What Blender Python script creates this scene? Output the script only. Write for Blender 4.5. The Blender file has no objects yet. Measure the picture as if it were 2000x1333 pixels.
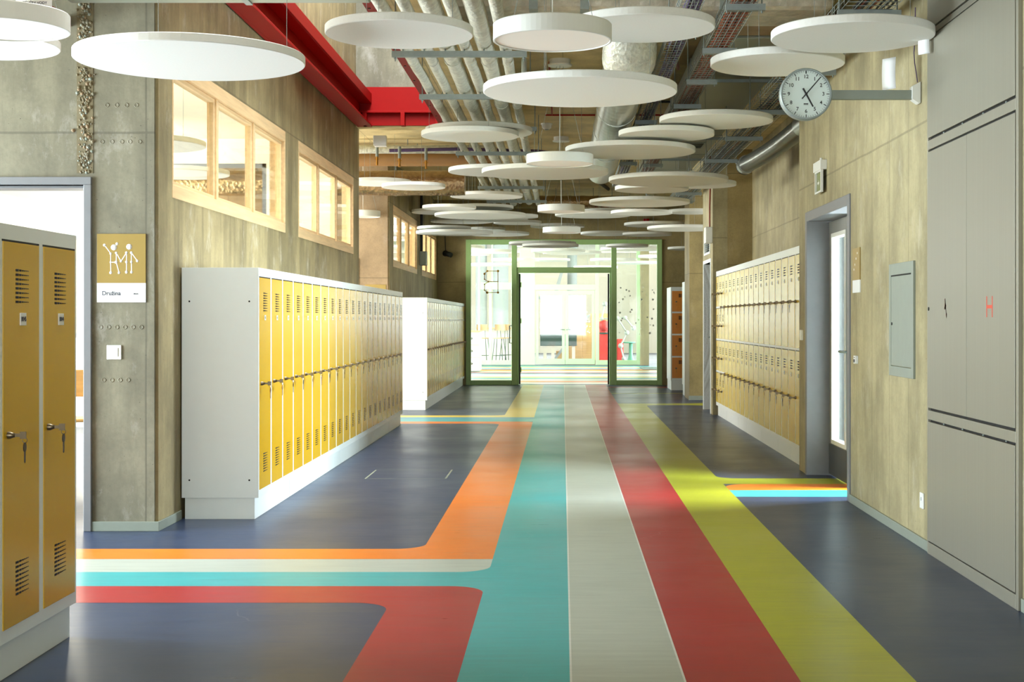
import bpy, bmesh, math, random
from mathutils import Vector, Matrix
from mathutils.geometry import tessellate_polygon
random.seed(7)
PI = math.pi
C = bpy.context.scene.collection
F, CX, CY, H = 2800.0, 1099.0, 625.0, 1.3          # focal length in pixels of the 2000 px frame, vanishing point, eye height

# ------------------------------------------------------------------ materials
def lin(r, g, b):
    f = lambda c: (c/255/12.92) if c/255 <= .04045 else ((c/255+.055)/1.055)**2.4
    return (f(r), f(g), f(b), 1)

class NT:
    def __init__(s, name):
        s.m = bpy.data.materials.new(name); s.m.use_nodes = True
        s.t = s.m.node_tree; s.t.nodes.clear()
        s.out = s.t.nodes.new('ShaderNodeOutputMaterial')
    def n(s, typ, ins=None, **kw):
        x = s.t.nodes.new(typ)
        for k, v in kw.items(): setattr(x, k, v)
        for k, v in (ins or {}).items(): s.set(x.inputs[k], v)
        return x
    def set(s, sock, v):
        if isinstance(v, bpy.types.NodeSocket): s.t.links.new(v, sock)
        else: sock.default_value = v
    def math(s, op, a, b=0.0, c=None):
        x = s.n('ShaderNodeMath', operation=op); s.set(x.inputs[0], a); s.set(x.inputs[1], b)
        if c is not None: s.set(x.inputs[2], c)
        return x.outputs[0]
    def mix(s, f, a, b, blend='MIX'):
        x = s.n('ShaderNodeMix', data_type='RGBA', blend_type=blend)
        s.set(x.inputs[0], f); s.set(x.inputs[6], a); s.set(x.inputs[7], b)
        return x.outputs[2]
    def ramp(s, f, a, b):
        x = s.n('ShaderNodeMapRange'); x.clamp = True
        s.set(x.inputs[0], f); x.inputs[1].default_value = a; x.inputs[2].default_value = b
        return x.outputs[0]
    def noise(s, vec, scale, detail=4, rough=.55):
        return s.n('ShaderNodeTexNoise', {'Vector': vec, 'Scale': scale, 'Detail': detail, 'Roughness': rough}).outputs[0]
    def mapped(s, scale, coord='Object'):
        tc = s.n('ShaderNodeTexCoord')
        return s.n('ShaderNodeMapping', {'Vector': tc.outputs[coord], 'Scale': scale}).outputs[0]
    def bsdf(s, **ins):
        p = s.n('ShaderNodeBsdfPrincipled')
        for k, v in ins.items(): s.set(p.inputs[k.replace('_', ' ')], v)
        s.t.links.new(p.outputs[0], s.out.inputs[0]); return p
    def bump(s, h, strength=.3, dist=.01):
        return s.n('ShaderNodeBump', {'Height': h, 'Strength': strength, 'Distance': dist}).outputs[0]

def plain(name, rgb, rough=.5, metal=0., spec=.5, var=.06, scale=14, bump=0):
    t = NT(name); v = t.mapped((1, 1, 1)); nz = t.noise(v, scale)
    c = lin(*rgb); d = tuple(x*(1-2*var) for x in c[:3])+(1,)
    col = t.mix(nz, d, tuple(min(1, x*(1+var)) for x in c[:3])+(1,))
    kw = dict(Base_Color=col, Roughness=t.math('MULTIPLY_ADD', nz, .04, rough-.02), Metallic=metal, Specular_IOR_Level=spec)
    if bump: kw['Normal'] = t.bump(t.noise(v, 180, 2), bump, .002)
    t.bsdf(**kw); return t.m

def concrete(name, rgb, axis='y', period=.52, joints=(2.35, 2.75), stain=1.0):
    """board-marked concrete: cloudy tone, vertical run-marks, pin holes, board joints and pour joints"""
    t = NT(name)
    tc = t.n('ShaderNodeTexCoord'); sep = t.n('ShaderNodeSeparateXYZ', {0: tc.outputs['Object']})
    u = sep.outputs[0 if axis == 'x' else 1] if axis != 'z' else sep.outputs[0]
    z = sep.outputs[2] if axis != 'z' else sep.outputs[1]
    v1 = t.mapped((1, 1, 1)); vs = t.mapped((4.2, 4.2, .75) if axis != 'z' else (.8, 4, 4))
    cloud = t.noise(v1, 1.5, 9, .68); streak = t.noise(vs, 1.0, 6, .65); fine = t.noise(v1, 45, 3, .6)
    c = lin(*rgb)
    dark = tuple(x*.62 for x in c[:3])+(1,); lightc = tuple(min(1, x*1.32) for x in c[:3])+(1,)
    col = t.mix(t.ramp(cloud, .3, .72), dark, lightc)
    col = t.mix(t.math('MULTIPLY', t.ramp(streak, .5, .75), .5*stain), col, tuple(x*.5 for x in c[:3])+(1,))
    col = t.mix(t.math('MULTIPLY', t.ramp(streak, .48, .28), .3*stain), col, tuple(min(1, x*1.6) for x in c[:3])+(1,))
    col = t.mix(t.math('MULTIPLY', t.ramp(fine, .45, .7), .18), col, tuple(x*.5 for x in c[:3])+(1,))
    blotch = t.noise(t.mapped((2.2, 2.2, 1.1)), 1.7, 9, .74)
    col = t.mix(t.math('MULTIPLY', t.ramp(blotch, .56, .72), .45*stain), col, tuple(min(1, .5*x*1.7+.22) for x in c[:3])+(1,))
    pores = t.n('ShaderNodeTexVoronoi', {'Vector': v1, 'Scale': 26.}); sel = t.noise(v1, 4., 2)
    pore = t.math('MULTIPLY', t.math('LESS_THAN', pores.outputs[0], .085), t.ramp(sel, .5, .6))
    col = t.mix(t.math('MULTIPLY', pore, .75), col, tuple(x*.25 for x in c[:3])+(1,))
    wob = t.math('MULTIPLY', t.math('SUBTRACT', t.noise(v1, 2.2, 3), .5), .012)
    fr = t.math('FRACT', t.math('DIVIDE', t.math('ADD', u, wob), period))
    line = t.math('GREATER_THAN', t.math('ABSOLUTE', t.math('SUBTRACT', fr, .5)), .5-.006/period)
    for j in joints:
        zz = t.math('LESS_THAN', t.math('ABSOLUTE', t.math('SUBTRACT', t.math('ADD', z, wob), j)), .007)
        line = t.math('MAXIMUM', line, zz)
    col = t.mix(t.math('MULTIPLY', line, .55), col, tuple(x*.42 for x in c[:3])+(1,))
    h = t.math('SUBTRACT', t.math('MULTIPLY', fine, .3), t.math('ADD', t.math('MULTIPLY', line, .9), pore))
    t.bsdf(Base_Color=col, Roughness=.62, Specular_IOR_Level=.35, Normal=t.bump(h, .35, .006))
    return t.m

def lino(name, rgb, var=.16, rough=.30):
    """sheet linoleum: marbled across the hall, waxed, with scuffs"""
    t = NT(name); v = t.mapped((1, 1, 1)); vs = t.mapped((1.1, 9, 1))
    a = t.noise(vs, 2.6, 7, .66); b = t.noise(v, 60, 3); w = t.noise(v, .9, 5, .6)
    c = lin(*rgb)
    col = t.mix(t.ramp(a, .3, .72), tuple(x*(1-var*1.3) for x in c[:3])+(1,), tuple(min(1, x*(1+var)+.006) for x in c[:3])+(1,))
    col = t.mix(t.math('MULTIPLY', b, .12), col, tuple(x*.7 for x in c[:3])+(1,))
    sc = t.n('ShaderNodeTexVoronoi', {'Vector': v, 'Scale': 1.7}, feature='DISTANCE_TO_EDGE')
    wob = t.n('ShaderNodeTexNoise', {'Vector': v, 'Scale': 1.5, 'Detail': 5})
    sc.inputs['Vector'].default_value = (0, 0, 0); t.t.links.new(t.mix(.35, v, wob.outputs[1]), sc.inputs['Vector'])
    scuff = t.math('MULTIPLY', t.math('LESS_THAN', sc.outputs[0], .004), t.ramp(w, .52, .66))
    col = t.mix(t.math('MULTIPLY', scuff, .11), col, lin(200, 195, 180))
    r = t.math('ADD', t.math('MULTIPLY_ADD', a, .14, rough-.07), t.math('MULTIPLY', t.ramp(w, .4, .75), .10))
    t.bsdf(Base_Color=col, Roughness=r, Specular_IOR_Level=.22, Normal=t.bump(a, .05, .004))
    return t.m

def emit(name, rgb, s):
    t = NT(name); e = t.n('ShaderNodeEmission', {0: lin(*rgb), 1: s}); t.t.links.new(e.outputs[0], t.out.inputs[0]); return t.m

def glassmat(name, tint=(249, 252, 250), refl=.9):
    t = NT(name); fr = t.n('ShaderNodeFresnel', {0: 1.45})
    tr = t.n('ShaderNodeBsdfTransparent', {0: lin(*tint)}); gl = t.n('ShaderNodeBsdfGlossy', {0: (1, 1, 1, 1), 1: .02})
    mx = t.n('ShaderNodeMixShader', {0: t.math('MULTIPLY', fr.outputs[0], refl), 1: tr.outputs[0], 2: gl.outputs[0]})
    t.t.links.new(mx.outputs[0], t.out.inputs[0]); return t.m

def foilmat(name, rgb, rough=.28, metal=.85, wr=.5, scale=16):
    t = NT(name); v = t.mapped((1, 1, 1)); a = t.noise(v, scale, 6, .7); b = t.n('ShaderNodeTexVoronoi', {'Vector': v, 'Scale': scale*2.5}).outputs[0]
    c = lin(*rgb); col = t.mix(t.ramp(a, .35, .7), tuple(x*.6 for x in c[:3])+(1,), c)
    t.bsdf(Base_Color=col, Roughness=t.math('MULTIPLY_ADD', a, .25, rough-.1), Metallic=metal, Normal=t.bump(t.math('ADD', a, t.math('MULTIPLY', b, .5)), wr, .02)); return t.m

def woodmat(name, rgb, axis=1):
    t = NT(name); sc = [22, 22, 22]; sc[axis] = 1.4
    v = t.mapped(tuple(sc)); a = t.noise(v, 1.6, 5, .6); c = lin(*rgb)
    col = t.mix(t.ramp(a, .3, .75), tuple(x*.78 for x in c[:3])+(1,), c)
    t.bsdf(Base_Color=col, Roughness=.5, Specular_IOR_Level=.3, Normal=t.bump(a, .08, .003)); return t.m

M = {}
M['conc_left'] = concrete('concrete_boards_left', (150, 136, 98), 'y', .62, (3.0,), 2.1)
M['conc_front'] = concrete('concrete_panels_front', (128, 124, 104), 'x', 1.28, (2.45,), 1.5)
M['conc_right'] = concrete('concrete_boards_right', (160, 151, 116), 'y', .50, (2.42,), 1.3)
M['conc_ceil'] = concrete('concrete_soffit', (214, 196, 144), 'z', 1.25, (), .15)
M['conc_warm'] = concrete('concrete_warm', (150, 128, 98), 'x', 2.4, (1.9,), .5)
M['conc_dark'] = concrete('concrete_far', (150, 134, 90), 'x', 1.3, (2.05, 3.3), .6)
M['blue'] = lino('linoleum_slate_blue', (50, 63, 90))
M['teal'] = lino('linoleum_teal', (62, 166, 168), .12)
M['cream'] = lino('linoleum_cream', (178, 184, 172), .10)
M['red'] = lino('linoleum_red', (168, 36, 40), .12)
M['lime'] = lino('linoleum_lime', (166, 168, 36), .12)
M['orange'] = lino('linoleum_orange', (230, 124, 28), .10)
M['yellow'] = lino('linoleum_yellow', (222, 196, 76), .10)
M['sky'] = lino('linoleum_sky_blue', (74, 150, 176), .10)
M['pale'] = lino('linoleum_pale_grey', (216, 216, 208), .08)
M['white'] = plain('white_lacquered_steel', (236, 243, 241), .38, var=.012)
M['door_yellow'] = plain('yellow_lacquered_steel', (216, 170, 0), .26, spec=.5, var=.015)
M['door_pale'] = plain('pale_yellow_lacquered_steel', (222, 192, 60), .26, var=.015)
M['door_orange'] = plain('orange_lacquered_steel', (226, 140, 10), .4, var=.03)
M['black'] = plain('black_void', (8, 8, 8), .7)
M['ink'] = plain('dark_ink', (40, 42, 60), .6)
M['steel'] = plain('galvanised_steel', (146, 156, 152), .45, .5, var=.10, scale=30)
M['chrome'] = plain('nickel_lock', (126, 114, 92), .38, .9)
M['brass'] = plain('brass_key', (178, 128, 56), .3, .9)
M['darkkey'] = plain('dark_steel_key', (86, 80, 74), .35, .9)
M['felt'] = plain('white_felt', (232, 233, 226), .85, spec=.15, var=.03, scale=90, bump=.15)
M['lampwhite'] = plain('white_lamp_housing', (226, 228, 220), .45, var=.02)
M['foil'] = foilmat('foil_insulation', (228, 230, 216), .34, .25)
M['foil_brown'] = foilmat('foil_wrapped_duct', (216, 208, 188), .34, .25, .5, 7)
M['foil_round'] = foilmat('foil_wrapped_round', (196, 168, 128), .2, .9, .6, 9)
M['spiral'] = plain('spiral_duct_zinc', (178, 182, 172), .30, .85, var=.08)
M['zinc'] = plain('grey_zinc_sheet', (158, 162, 146), .42, .3, var=.08, scale=3)
M['brown'] = plain('brown_painted_duct', (150, 112, 68), .5)
M['redsteel'] = plain('red_painted_steel', (150, 3, 0), .5, spec=.15, var=.05)
M['brushed'] = None
M['greyframe'] = plain('grey_door_frame_paint', (122, 124, 126), .45)
M['greydoor'] = plain('grey_door_leaf', (132, 134, 130), .42, .2)
M['kick'] = plain('brushed_kick_plate', (98, 102, 104), .4, .7)
M['trim'] = plain('grey_green_skirting', (136, 144, 132), .5)
M['green'] = plain('green_painted_aluminium', (158, 192, 122), .42, var=.03)
M['mint'] = plain('mint_painted_timber', (180, 212, 170), .45, var=.02)
M['wood'] = woodmat('pale_pine', (234, 200, 150))
M['woodx'] = woodmat('pale_birch', (232, 188, 128), 0)
M['glass'] = glassmat('clear_glass')
M['glass_room'] = glassmat('classroom_glass', (250, 250, 246), .32)
M['purple'] = plain('purple_cable', (84, 64, 112), .5)
M['cable_red'] = plain('orange_red_cable', (150, 70, 40), .5)
M['cable_black'] = plain('black_cable', (24, 24, 22), .5)
M['pipe_red'] = plain('copper_brown_conduit', (132, 56, 30), .4)
M['plastic'] = plain('white_plastic', (228, 230, 224), .35, var=.02)
M['paper'] = plain('white_paper', (230, 232, 230), .8, var=.02)
M['sign_yellow'] = plain('ochre_sign_panel', (152, 128, 64), .42, var=.03)
M['gold'] = plain('gold_sticker', (176, 132, 22), .5)
M['plaster'] = plain('white_plaster', (240, 232, 210), .8, var=.02)
M['dial'] = plain('pale_clock_dial', (214, 228, 222), .4, var=.01)
M['exit'] = plain('green_exit_pictogram', (120, 128, 72), .4)
M['redstick'] = plain('red_sticker', (206, 78, 56), .5)
M['chair_green'] = plain('dark_green_tube', (58, 84, 74), .4)
M['stool_teal'] = plain('teal_plastic', (118, 188, 160), .4)
M['red_soft'] = plain('red_panel', (226, 70, 64), .5)
M['grey_col'] = plain('pale_grey_render', (176, 184, 180), .7)
M['matt'] = plain('grey_door_mat', (90, 110, 104), .9)
M['aggregate'] = concrete('exposed_aggregate', (122, 112, 84), 'x', 9., ())
t = NT('brushed_steel_sheet'); v = t.mapped((9, 60, .4)); a = t.noise(v, 1.5, 6, .7)
t.bsdf(Base_Color=t.mix(a, lin(136, 134, 120), lin(150, 148, 134)), Metallic=.35, Roughness=.42, Normal=t.bump(a, .03, .001)); M['brushed'] = t.m

# ------------------------------------------------------------------ mesh builder
class MB:
    def __init__(s): s.v = []; s.f = []; s.mi = []; s.sm = []; s.mats = []
    def m(s, mat):
        mat = M[mat] if isinstance(mat, str) else mat
        if mat not in s.mats: s.mats.append(mat)
        return s.mats.index(mat)
    def add(s, vs, fs, mat, smooth=False):
        o = len(s.v); k = s.m(mat); s.v += [tuple(p) for p in vs]
        for f in fs: s.f.append([i+o for i in f]); s.mi.append(k); s.sm.append(smooth)
        return s
    def box(s, a, b, mat):
        x0, x1 = sorted((a[0], b[0])); y0, y1 = sorted((a[1], b[1])); z0, z1 = sorted((a[2], b[2]))
        return s.add([(x0,y0,z0),(x1,y0,z0),(x1,y1,z0),(x0,y1,z0),(x0,y0,z1),(x1,y0,z1),(x1,y1,z1),(x0,y1,z1)],
                     [(0,3,2,1),(4,5,6,7),(0,1,5,4),(1,2,6,5),(2,3,7,6),(3,0,4,7)], mat)
    def tube(s, pts, r, mat, n=10, cap=True):
        pts = [Vector(p) for p in pts]; rs = r if isinstance(r, (list, tuple)) else [r]*len(pts); vs = []; fs = []; up0 = None
        for i, p in enumerate(pts):
            d = (pts[min(i+1, len(pts)-1)]-pts[max(i-1, 0)]).normalized()
            if up0 is None: up0 = Vector((0, 0, 1)) if abs(d.z) < .9 else Vector((1, 0, 0))
            a = d.cross(up0).normalized(); b = a.cross(d).normalized(); up0 = b
            for k in range(n):
                q = 2*PI*k/n; vs.append(p+(a*math.cos(q)+b*math.sin(q))*rs[i])
        for i in range(len(pts)-1):
            for k in range(n):
                k2 = (k+1) % n; fs.append((i*n+k, (i+1)*n+k, (i+1)*n+k2, i*n+k2))
        s.add(vs, fs, mat, True)
        if cap:
            s.add(vs[:n], [tuple(range(n))], mat); s.add(vs[-n:], [tuple(reversed(range(n)))], mat)
        return s
    def lathe(s, c, prof, mat, n=48, axis='z', smooth=True, close=True):
        """profile of (radius, height) turned about an axis through c"""
        vs = []; fs = []
        for r, h in prof:
            for k in range(n):
                q = 2*PI*k/n; x, y = r*math.cos(q), r*math.sin(q)
                vs.append((c[0]+x, c[1]+y, c[2]+h) if axis == 'z' else (c[0]+x, c[1]-h, c[2]+y) if axis == 'y' else (c[0]+h, c[1]+x, c[2]+y))
        for i in range(len(prof)-1):
            for k in range(n):
                k2 = (k+1) % n; fs.append((i*n+k, i*n+k2, (i+1)*n+k2, (i+1)*n+k))
        s.add(vs, fs, mat, smooth)
        if close:
            for i, rev in ((0, True), (len(prof)-1, False)):
                if prof[i][0] > 1e-6:
                    ring = vs[i*n:(i+1)*n]; s.add(ring, [tuple(reversed(range(n))) if rev else tuple(range(n))], mat)
        return s
    def disc(s, c, r, t, mat, n=72, bev=.004):
        return s.lathe(c, [(0.0001, 0), (r-bev, 0), (r, bev), (r, t-bev), (r-bev, t), (.0001, t)], mat, n, 'z', False, False)
    def poly(s, pts, z, mat):
        vs = [Vector((p[0], p[1], z)) for p in pts]; tri = tessellate_polygon([vs]); out = []
        for a, b, c in tri:
            nz = (vs[b]-vs[a]).cross(vs[c]-vs[a]).z; out.append((a, b, c) if nz > 0 else (a, c, b))
        return s.add(vs, out, mat)
    def xzplate(s, pts, y0, y1, mat):
        """outline in x,z extruded from y0 (front) to y1"""
        n = len(pts); area = sum(pts[i][0]*pts[(i+1) % n][1]-pts[(i+1) % n][0]*pts[i][1] for i in range(n))
        if area < 0: pts = pts[::-1]
        vs = [(p[0], y0, p[1]) for p in pts]+[(p[0], y1, p[1]) for p in pts]
        tri = tessellate_polygon([[Vector((p[0], p[1], 0)) for p in pts]]); fs = []
        for a, b, c in tri:
            cr = (pts[b][0]-pts[a][0])*(pts[c][1]-pts[a][1])-(pts[b][1]-pts[a][1])*(pts[c][0]-pts[a][0])
            if cr < 0: b, c = c, b
            fs.append((a, b, c)); fs.append((a+n, c+n, b+n))
        fs += [(i, i+n, (i+1) % n+n, (i+1) % n) for i in range(n)]
        return s.add(vs, fs, mat)
    def build(s, name, parent=None, bevel=0, loc=None):
        me = bpy.data.meshes.new(name); me.from_pydata(s.v, [], s.f); me.update()
        for mt in s.mats: me.materials.append(mt)
        me.polygons.foreach_set('material_index', s.mi); me.polygons.foreach_set('use_smooth', s.sm)
        o = bpy.data.objects.new(name, me); C.objects.link(o)
        if parent: o.parent = parent
        if loc: o.location = loc
        if bevel:
            b = o.modifiers.new('soft_edges', 'BEVEL'); b.width = bevel; b.segments = 2; b.limit_method = 'ANGLE'; b.angle_limit = .6
        return o

def tag(o, label, cat, group=None, kind=None):
    o['label'] = label; o['category'] = cat
    if group: o['group'] = group
    if kind: o['kind'] = kind
    return o
def thing(name, label, cat, loc=(0, 0, 0), rz=0, group=None, kind=None):
    o = bpy.data.objects.new(name, None); C.objects.link(o); o.location = loc; o.rotation_euler = (0, 0, rz); o.empty_display_size = .1
    return tag(o, label, cat, group, kind)
def struct(name, mb, label, cat, bevel=0): return tag(mb.build(name, bevel=bevel), label, cat, kind='structure')
def copy_child(o, parent, **kw):
    c = o.copy(); C.objects.link(c); c.parent = parent
    for ch in o.children: copy_child(ch, c)
    return c
def text(name, items, mat, parent=None, depth=.0006, rot=(PI/2, 0, 0), loc=(0, 0, 0)):
    """lettering as one mesh; items: (string, x, y, size, align) laid out in the text plane"""
    me_all = MB(); k = M[mat]
    for st, x, y, size, al in items:
        cu = bpy.data.curves.new('lettering', 'FONT'); cu.body = st; cu.size = size; cu.align_x = al; cu.align_y = 'CENTER'; cu.extrude = depth; cu.offset = size*.018
        o = bpy.data.objects.new('lettering', cu); C.objects.link(o); bpy.context.view_layer.update()
        dg = bpy.context.evaluated_depsgraph_get(); me = bpy.data.meshes.new_from_object(o.evaluated_get(dg))
        me_all.add([(p.co.x+x, p.co.y+y, p.co.z) for p in me.vertices], [tuple(f.vertices) for f in me.polygons], k)
        bpy.data.objects.remove(o); bpy.data.curves.remove(cu); bpy.data.meshes.remove(me)
    o = me_all.build(name, parent); o.rotation_euler = rot; o.location = loc
    return o
ORD = ['first','second','third','fourth','fifth','sixth','seventh','eighth','ninth','tenth','eleventh','twelfth','thirteenth','fourteenth','fifteenth','sixteenth']
def arc(cx, cy, r, a0, a1, n=8): return [(cx+r*math.cos(math.radians(a0+(a1-a0)*i/n)), cy+r*math.sin(math.radians(a0+(a1-a0)*i/n))) for i in range(n+1)]

def holed(mb, axis, p0, p1, u0, u1, z0, z1, holes, mat):
    """solid wall between planes p0 and p1, with rectangular openings (ua,ub,za,zb)"""
    us = sorted({u0, u1, *[h[0] for h in holes], *[h[1] for h in holes]}); zs = sorted({z0, z1, *[h[2] for h in holes], *[h[3] for h in holes]})
    for i in range(len(us)-1):
        j = 0
        while j < len(zs)-1:
            inside = lambda jj: any(h[0] < (us[i]+us[i+1])/2 < h[1] and h[2] < (zs[jj]+zs[jj+1])/2 < h[3] for h in holes)
            if inside(j): j += 1; continue
            k = j
            while k+1 < len(zs)-1 and not inside(k+1): k += 1
            a, b = us[i], us[i+1]
            if axis == 'x': mb.box((p0, a, zs[j]), (p1, b, zs[k+1]), mat)
            else: mb.box((a, p0, zs[j]), (b, p1, zs[k+1]), mat)
            j = k+1
    return mb

# ------------------------------------------------------------------ dimensions
XL, XR = -2.49, 2.05            # faces of the left and right concrete walls
CEIL = 3.63
YA, YB, YC, YG = 8.81, 17.52, 20.57, 28.55    # left pillar face, end of window wall, next pillar, glazed doors

# ------------------------------------------------------------------ floor
fl = MB(); fl.box((-9.3, -4.2, -.2), (5.2, YG+.05, 0), 'blue')
r = .17; z1 = .0005
def strip(pts, mat, z=z1): fl.poly(pts, z, mat)
def rect(x0, x1, y0, y1, mat, z=z1): fl.poly([(x0, y0), (x1, y0), (x1, y1), (x0, y1)], z, mat)
L0, L1, L2, L3, L4, L5 = -.79, -.38, .03, .44, .855, 1.27
rect(L1, L2, -4, YG, 'teal'); rect(L2, L3, -4, YG, 'cream'); rect(L3, L4, -4, YG, 'red')
strip([(L4, -4), (L5, -4), (L5, 21.8-r)]+arc(L5+r, 21.8-r, r, 180, 90)+[(1.85, 21.8)]+arc(1.85, 21.35, .45, 90, 0)+[(2.3, 20.6), (4.6, 20.6), (4.6, 23.1), (2.3, 23.1)]+arc(1.9, 22.65, .4, 0, -90)+[(L4, 22.25)], 'lime')
strip([(L5-.01, 11.34), (3.4, 11.34), (3.4, 11.74)]+[(L5+r, 11.74)]+arc(L5+r, 11.74+r, r, 270, 180)+[(L5-.01, 11.74+r)], 'lime', .0004)
strip([(L5, 10.93), (3.4, 10.93), (3.4, 11.34)]+arc(L5+.2, 11.14, .2, 90, 180), 'orange'); rect(L5, 3.4, 10.52, 10.93, 'teal')
strip([(-9, 8.125)]+arc(L0-r, 8.125+r, r, -90, 0)+arc(L0-r, 17.93-r, r, 0, 90)+[(-9, 17.93), (-9, 18.29)]+arc(L1-.16, 18.29-.16, .16, 90, 0)+[(L1, 7.78), (-9, 7.78)], 'orange')
rect(-9, L1, 7.38, 7.78, 'cream', .0003)
strip([(-9, 7.38)]+arc(L1-r, 7.38+r, r, -90, 0)+[(L1+.01, 7.38+r), (L1+.01, 6.99-r)]+arc(L1-r, 6.99-r, r, 0, 90)+[(-9, 6.99)], 'teal', .0006)
strip([(-9, 6.99)]+arc(L1-r, 6.99-r, r, 90, 0)+[(L1, -4), (L0, -4)]+arc(L0-r, 6.58-r, r, 0, 90)+[(-9, 6.58)], 'red')
strip([(-9, 19.46)]+arc(L0-r, 19.46+r, r, -90, 0)+[(L0, YG), (L1, YG), (L1, 19.1), (-9, 19.1)], 'yellow')
rect(-9, L1, 18.74, 19.1, 'sky'); rect(-9, L1, 18.29, 18.74, 'teal')
rect(L4, 2.9, 25.2, 25.4, 'lime'); rect(L4, 2.9, 27.4, 27.75, 'red')
# welded seams and the floor hatch
for x in (L2, L3): rect(x-.004, x+.004, -4, YG, 'pale', .0008)
for a, b, c, d in ((-1.6, -.95, 11.70, 11.715), (-1.62, -1.605, 11.7, 12.4), (-.965, -.95, 11.7, 12.4), (-1.6, -.95, 12.4, 12.415)): rect(a, b, c, d, 'trim', .0008)
struct('floor', fl, 'slate blue linoleum floor with inlaid coloured stripes', 'floor')

# floor of the bright hall behind the glazed doors
fh = MB(); fh.box((-9, YG+.05, -.2), (9, 60, 0), 'blue')
def ribbon(y, w, k, mat, x0=-8.5, x1=8.5, z=.0006):
    n = 24; top = []; bot = []
    for i in range(n+1):
        x = x0+(x1-x0)*i/n; yy = y+k*x*x*.05+.06*k*x
        bot.append((x, max(YG+.1, yy))); top.append((x, max(YG+.1, yy+w)))
    fh.poly(bot+top[::-1], z, mat)
for i, (y, w, k, m_) in enumerate(((29.0, .7, 0, 'pale'), (29.9, .5, -1.4, 'orange'), (30.5, .9, 0, 'cream'), (31.6, .5, .2, 'teal'), (32.2, .45, .1, 'yellow'), (32.8, 1.3, 0, 'pale'), (34.2, .45, .4, 'sky'), (34.8, .4, .4, 'red'),
        (35.3, .9, 0, 'pale'), (36.3, .4, .3, 'yellow'), (36.8, .45, .8, 'orange'), (37.6, .6, .3, 'sky'), (38.3, .5, .4, 'pale'), (39., .4, -.5, 'yellow'), (39.6, .7, -.4, 'teal'))):
    ribbon(y, w, k, m_, z=.0006+.0001*i)
struct('floor_1', fh, 'pale striped linoleum floor of the bright hall behind the glazed doors', 'floor')

# ------------------------------------------------------------------ walls, ceiling
WIN = [(9.14, 12.86, 2.08, 2.99), (13.51, 17.05, 2.08, 2.99), (21.05, 24.5, 2.08, 2.99), (25.35, 28.2, 2.08, 2.99)]
w = MB()
holed(w, 'x', XL-.14, XL, YA+.02, YB, 0, 7.2, WIN[:2], 'conc_left')
struct('wall_left', w, 'board-marked concrete wall with clerestory windows above the long left locker row', 'wall')
w = MB(); holed(w, 'x', XL-.14, XL, YC+.02, YG, 0, CEIL, WIN[2:], 'conc_left')
struct('wall_left_1', w, 'board-marked concrete wall above the far left lockers', 'wall')
w = MB(); holed(w, 'y', YA, YA+.24, -6.2, XL-.02, 0, 4.05, [(-3.98, -2.94, -.1, 2.13)], 'conc_front')
# cast-in spacer marks in rows
for zz, xs in ((1.255, (-2.84, -2.79, -2.74, -2.69, -2.64, -2.59)), (1.545+.85, (-2.83, -2.77, -2.71, -2.66, -2.6)), (.93, (-2.82, -2.77, -2.72, -2.67)), (2.62, (-2.8, -2.74, -2.68, -2.62))):
    for x in xs: w.lathe((x, YA, zz), [(.014, 0), (.014, .0022), (.010, .003), (.009, .0012), (.0001, .0012)], 'conc_front', 16, 'y')
struct('wall_front', w, 'concrete pillar wall beside the bright classroom doorway', 'wall', .014)
# strip of broken-out concrete
ag = MB(); rnd = random.Random(3)
ag.box((-2.985, YA-.004, 2.2), (-2.885, YA+.01, 4.0), 'aggregate')
for i in range(620):
    x = -2.935+rnd.gauss(0, .021); z = rnd.uniform(2.2, 3.75); s = rnd.uniform(.004, .013)
    m_ = rnd.choice(['aggregate', 'aggregate', 'aggregate', 'conc_warm', 'conc_front', 'conc_front', 'trim'])
    ag.lathe((x, YA-.004, z), [(s, -.003), (s*.95, s*.3), (s*.5, s*.75), (.0001, s*.9)], m_, 6, 'y')
struct('trim_1', ag, 'ragged strip of exposed aggregate on the concrete above the classroom doorway', 'trim')
w = MB(); holed(w, 'y', YC, YC+.24, -6.2, XL-.02, 0, 4.05, [(-3.9, -2.98, -.1, 2.13)], 'conc_warm')
struct('wall_front_1', w, 'warm-lit concrete pillar wall in the far left side passage', 'wall')
w = MB(); w.box((-2.83, -4.2, 0), (-2.53, 5.86, 4.05), 'conc_left'); w.box((-6.2, 5.62, 0), (-2.53, 5.86, 4.05), 'conc_left')
struct('wall_left_2', w, 'concrete wall behind the foreground lockers', 'wall')
# right wall with doorway, locker niche and side openings
w = MB()
holed(w, 'x', XR, XR+.2, -4.2, 12.42, 0, 4.05, [(10.26, 12.0, -.1, 2.14)], 'conc_right')
w.box((XR+.2, 12.22, 0), (2.9, 12.42, 4.05), 'conc_right')
w.box((2.59, 12.42, 0), (2.9, 19.58, 4.05), 'conc_right')
struct('wall_right', w, 'pale board-marked concrete wall with the recessed locker niche', 'wall')
w = MB()
w.box((XR+.2, 19.58, 0), (2.9, 19.72, 4.05), 'conc_dark')
holed(w, 'x', XR, XR+.2, 19.58, 20.95, 0, 4.05, [(19.82, 20.78, -.1, 2.1), (19.9, 20.7, 2.22, 2.56)], 'conc_right')
w.box((XR+.25, 19.72, 0), (2.9, 20.95, 4.05), 'conc_dark')
struct('wall_right_1', w, 'narrow concrete wall pier with a service door past the right lockers', 'wall')
w = MB(); w.box((XR, 23.2, 0), (4.6, 24.1, 4.05), 'conc_dark')
struct('wall_right_2', w, 'concrete pier on the right beyond the side passage', 'wall')
w = MB(); w.box((4.6, 20.9, 0), (4.8, 23.2, 4.05), 'conc_dark'); w.box((3.4, 24.1, 0), (3.6, YG, 4.05), 'conc_dark')
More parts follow.
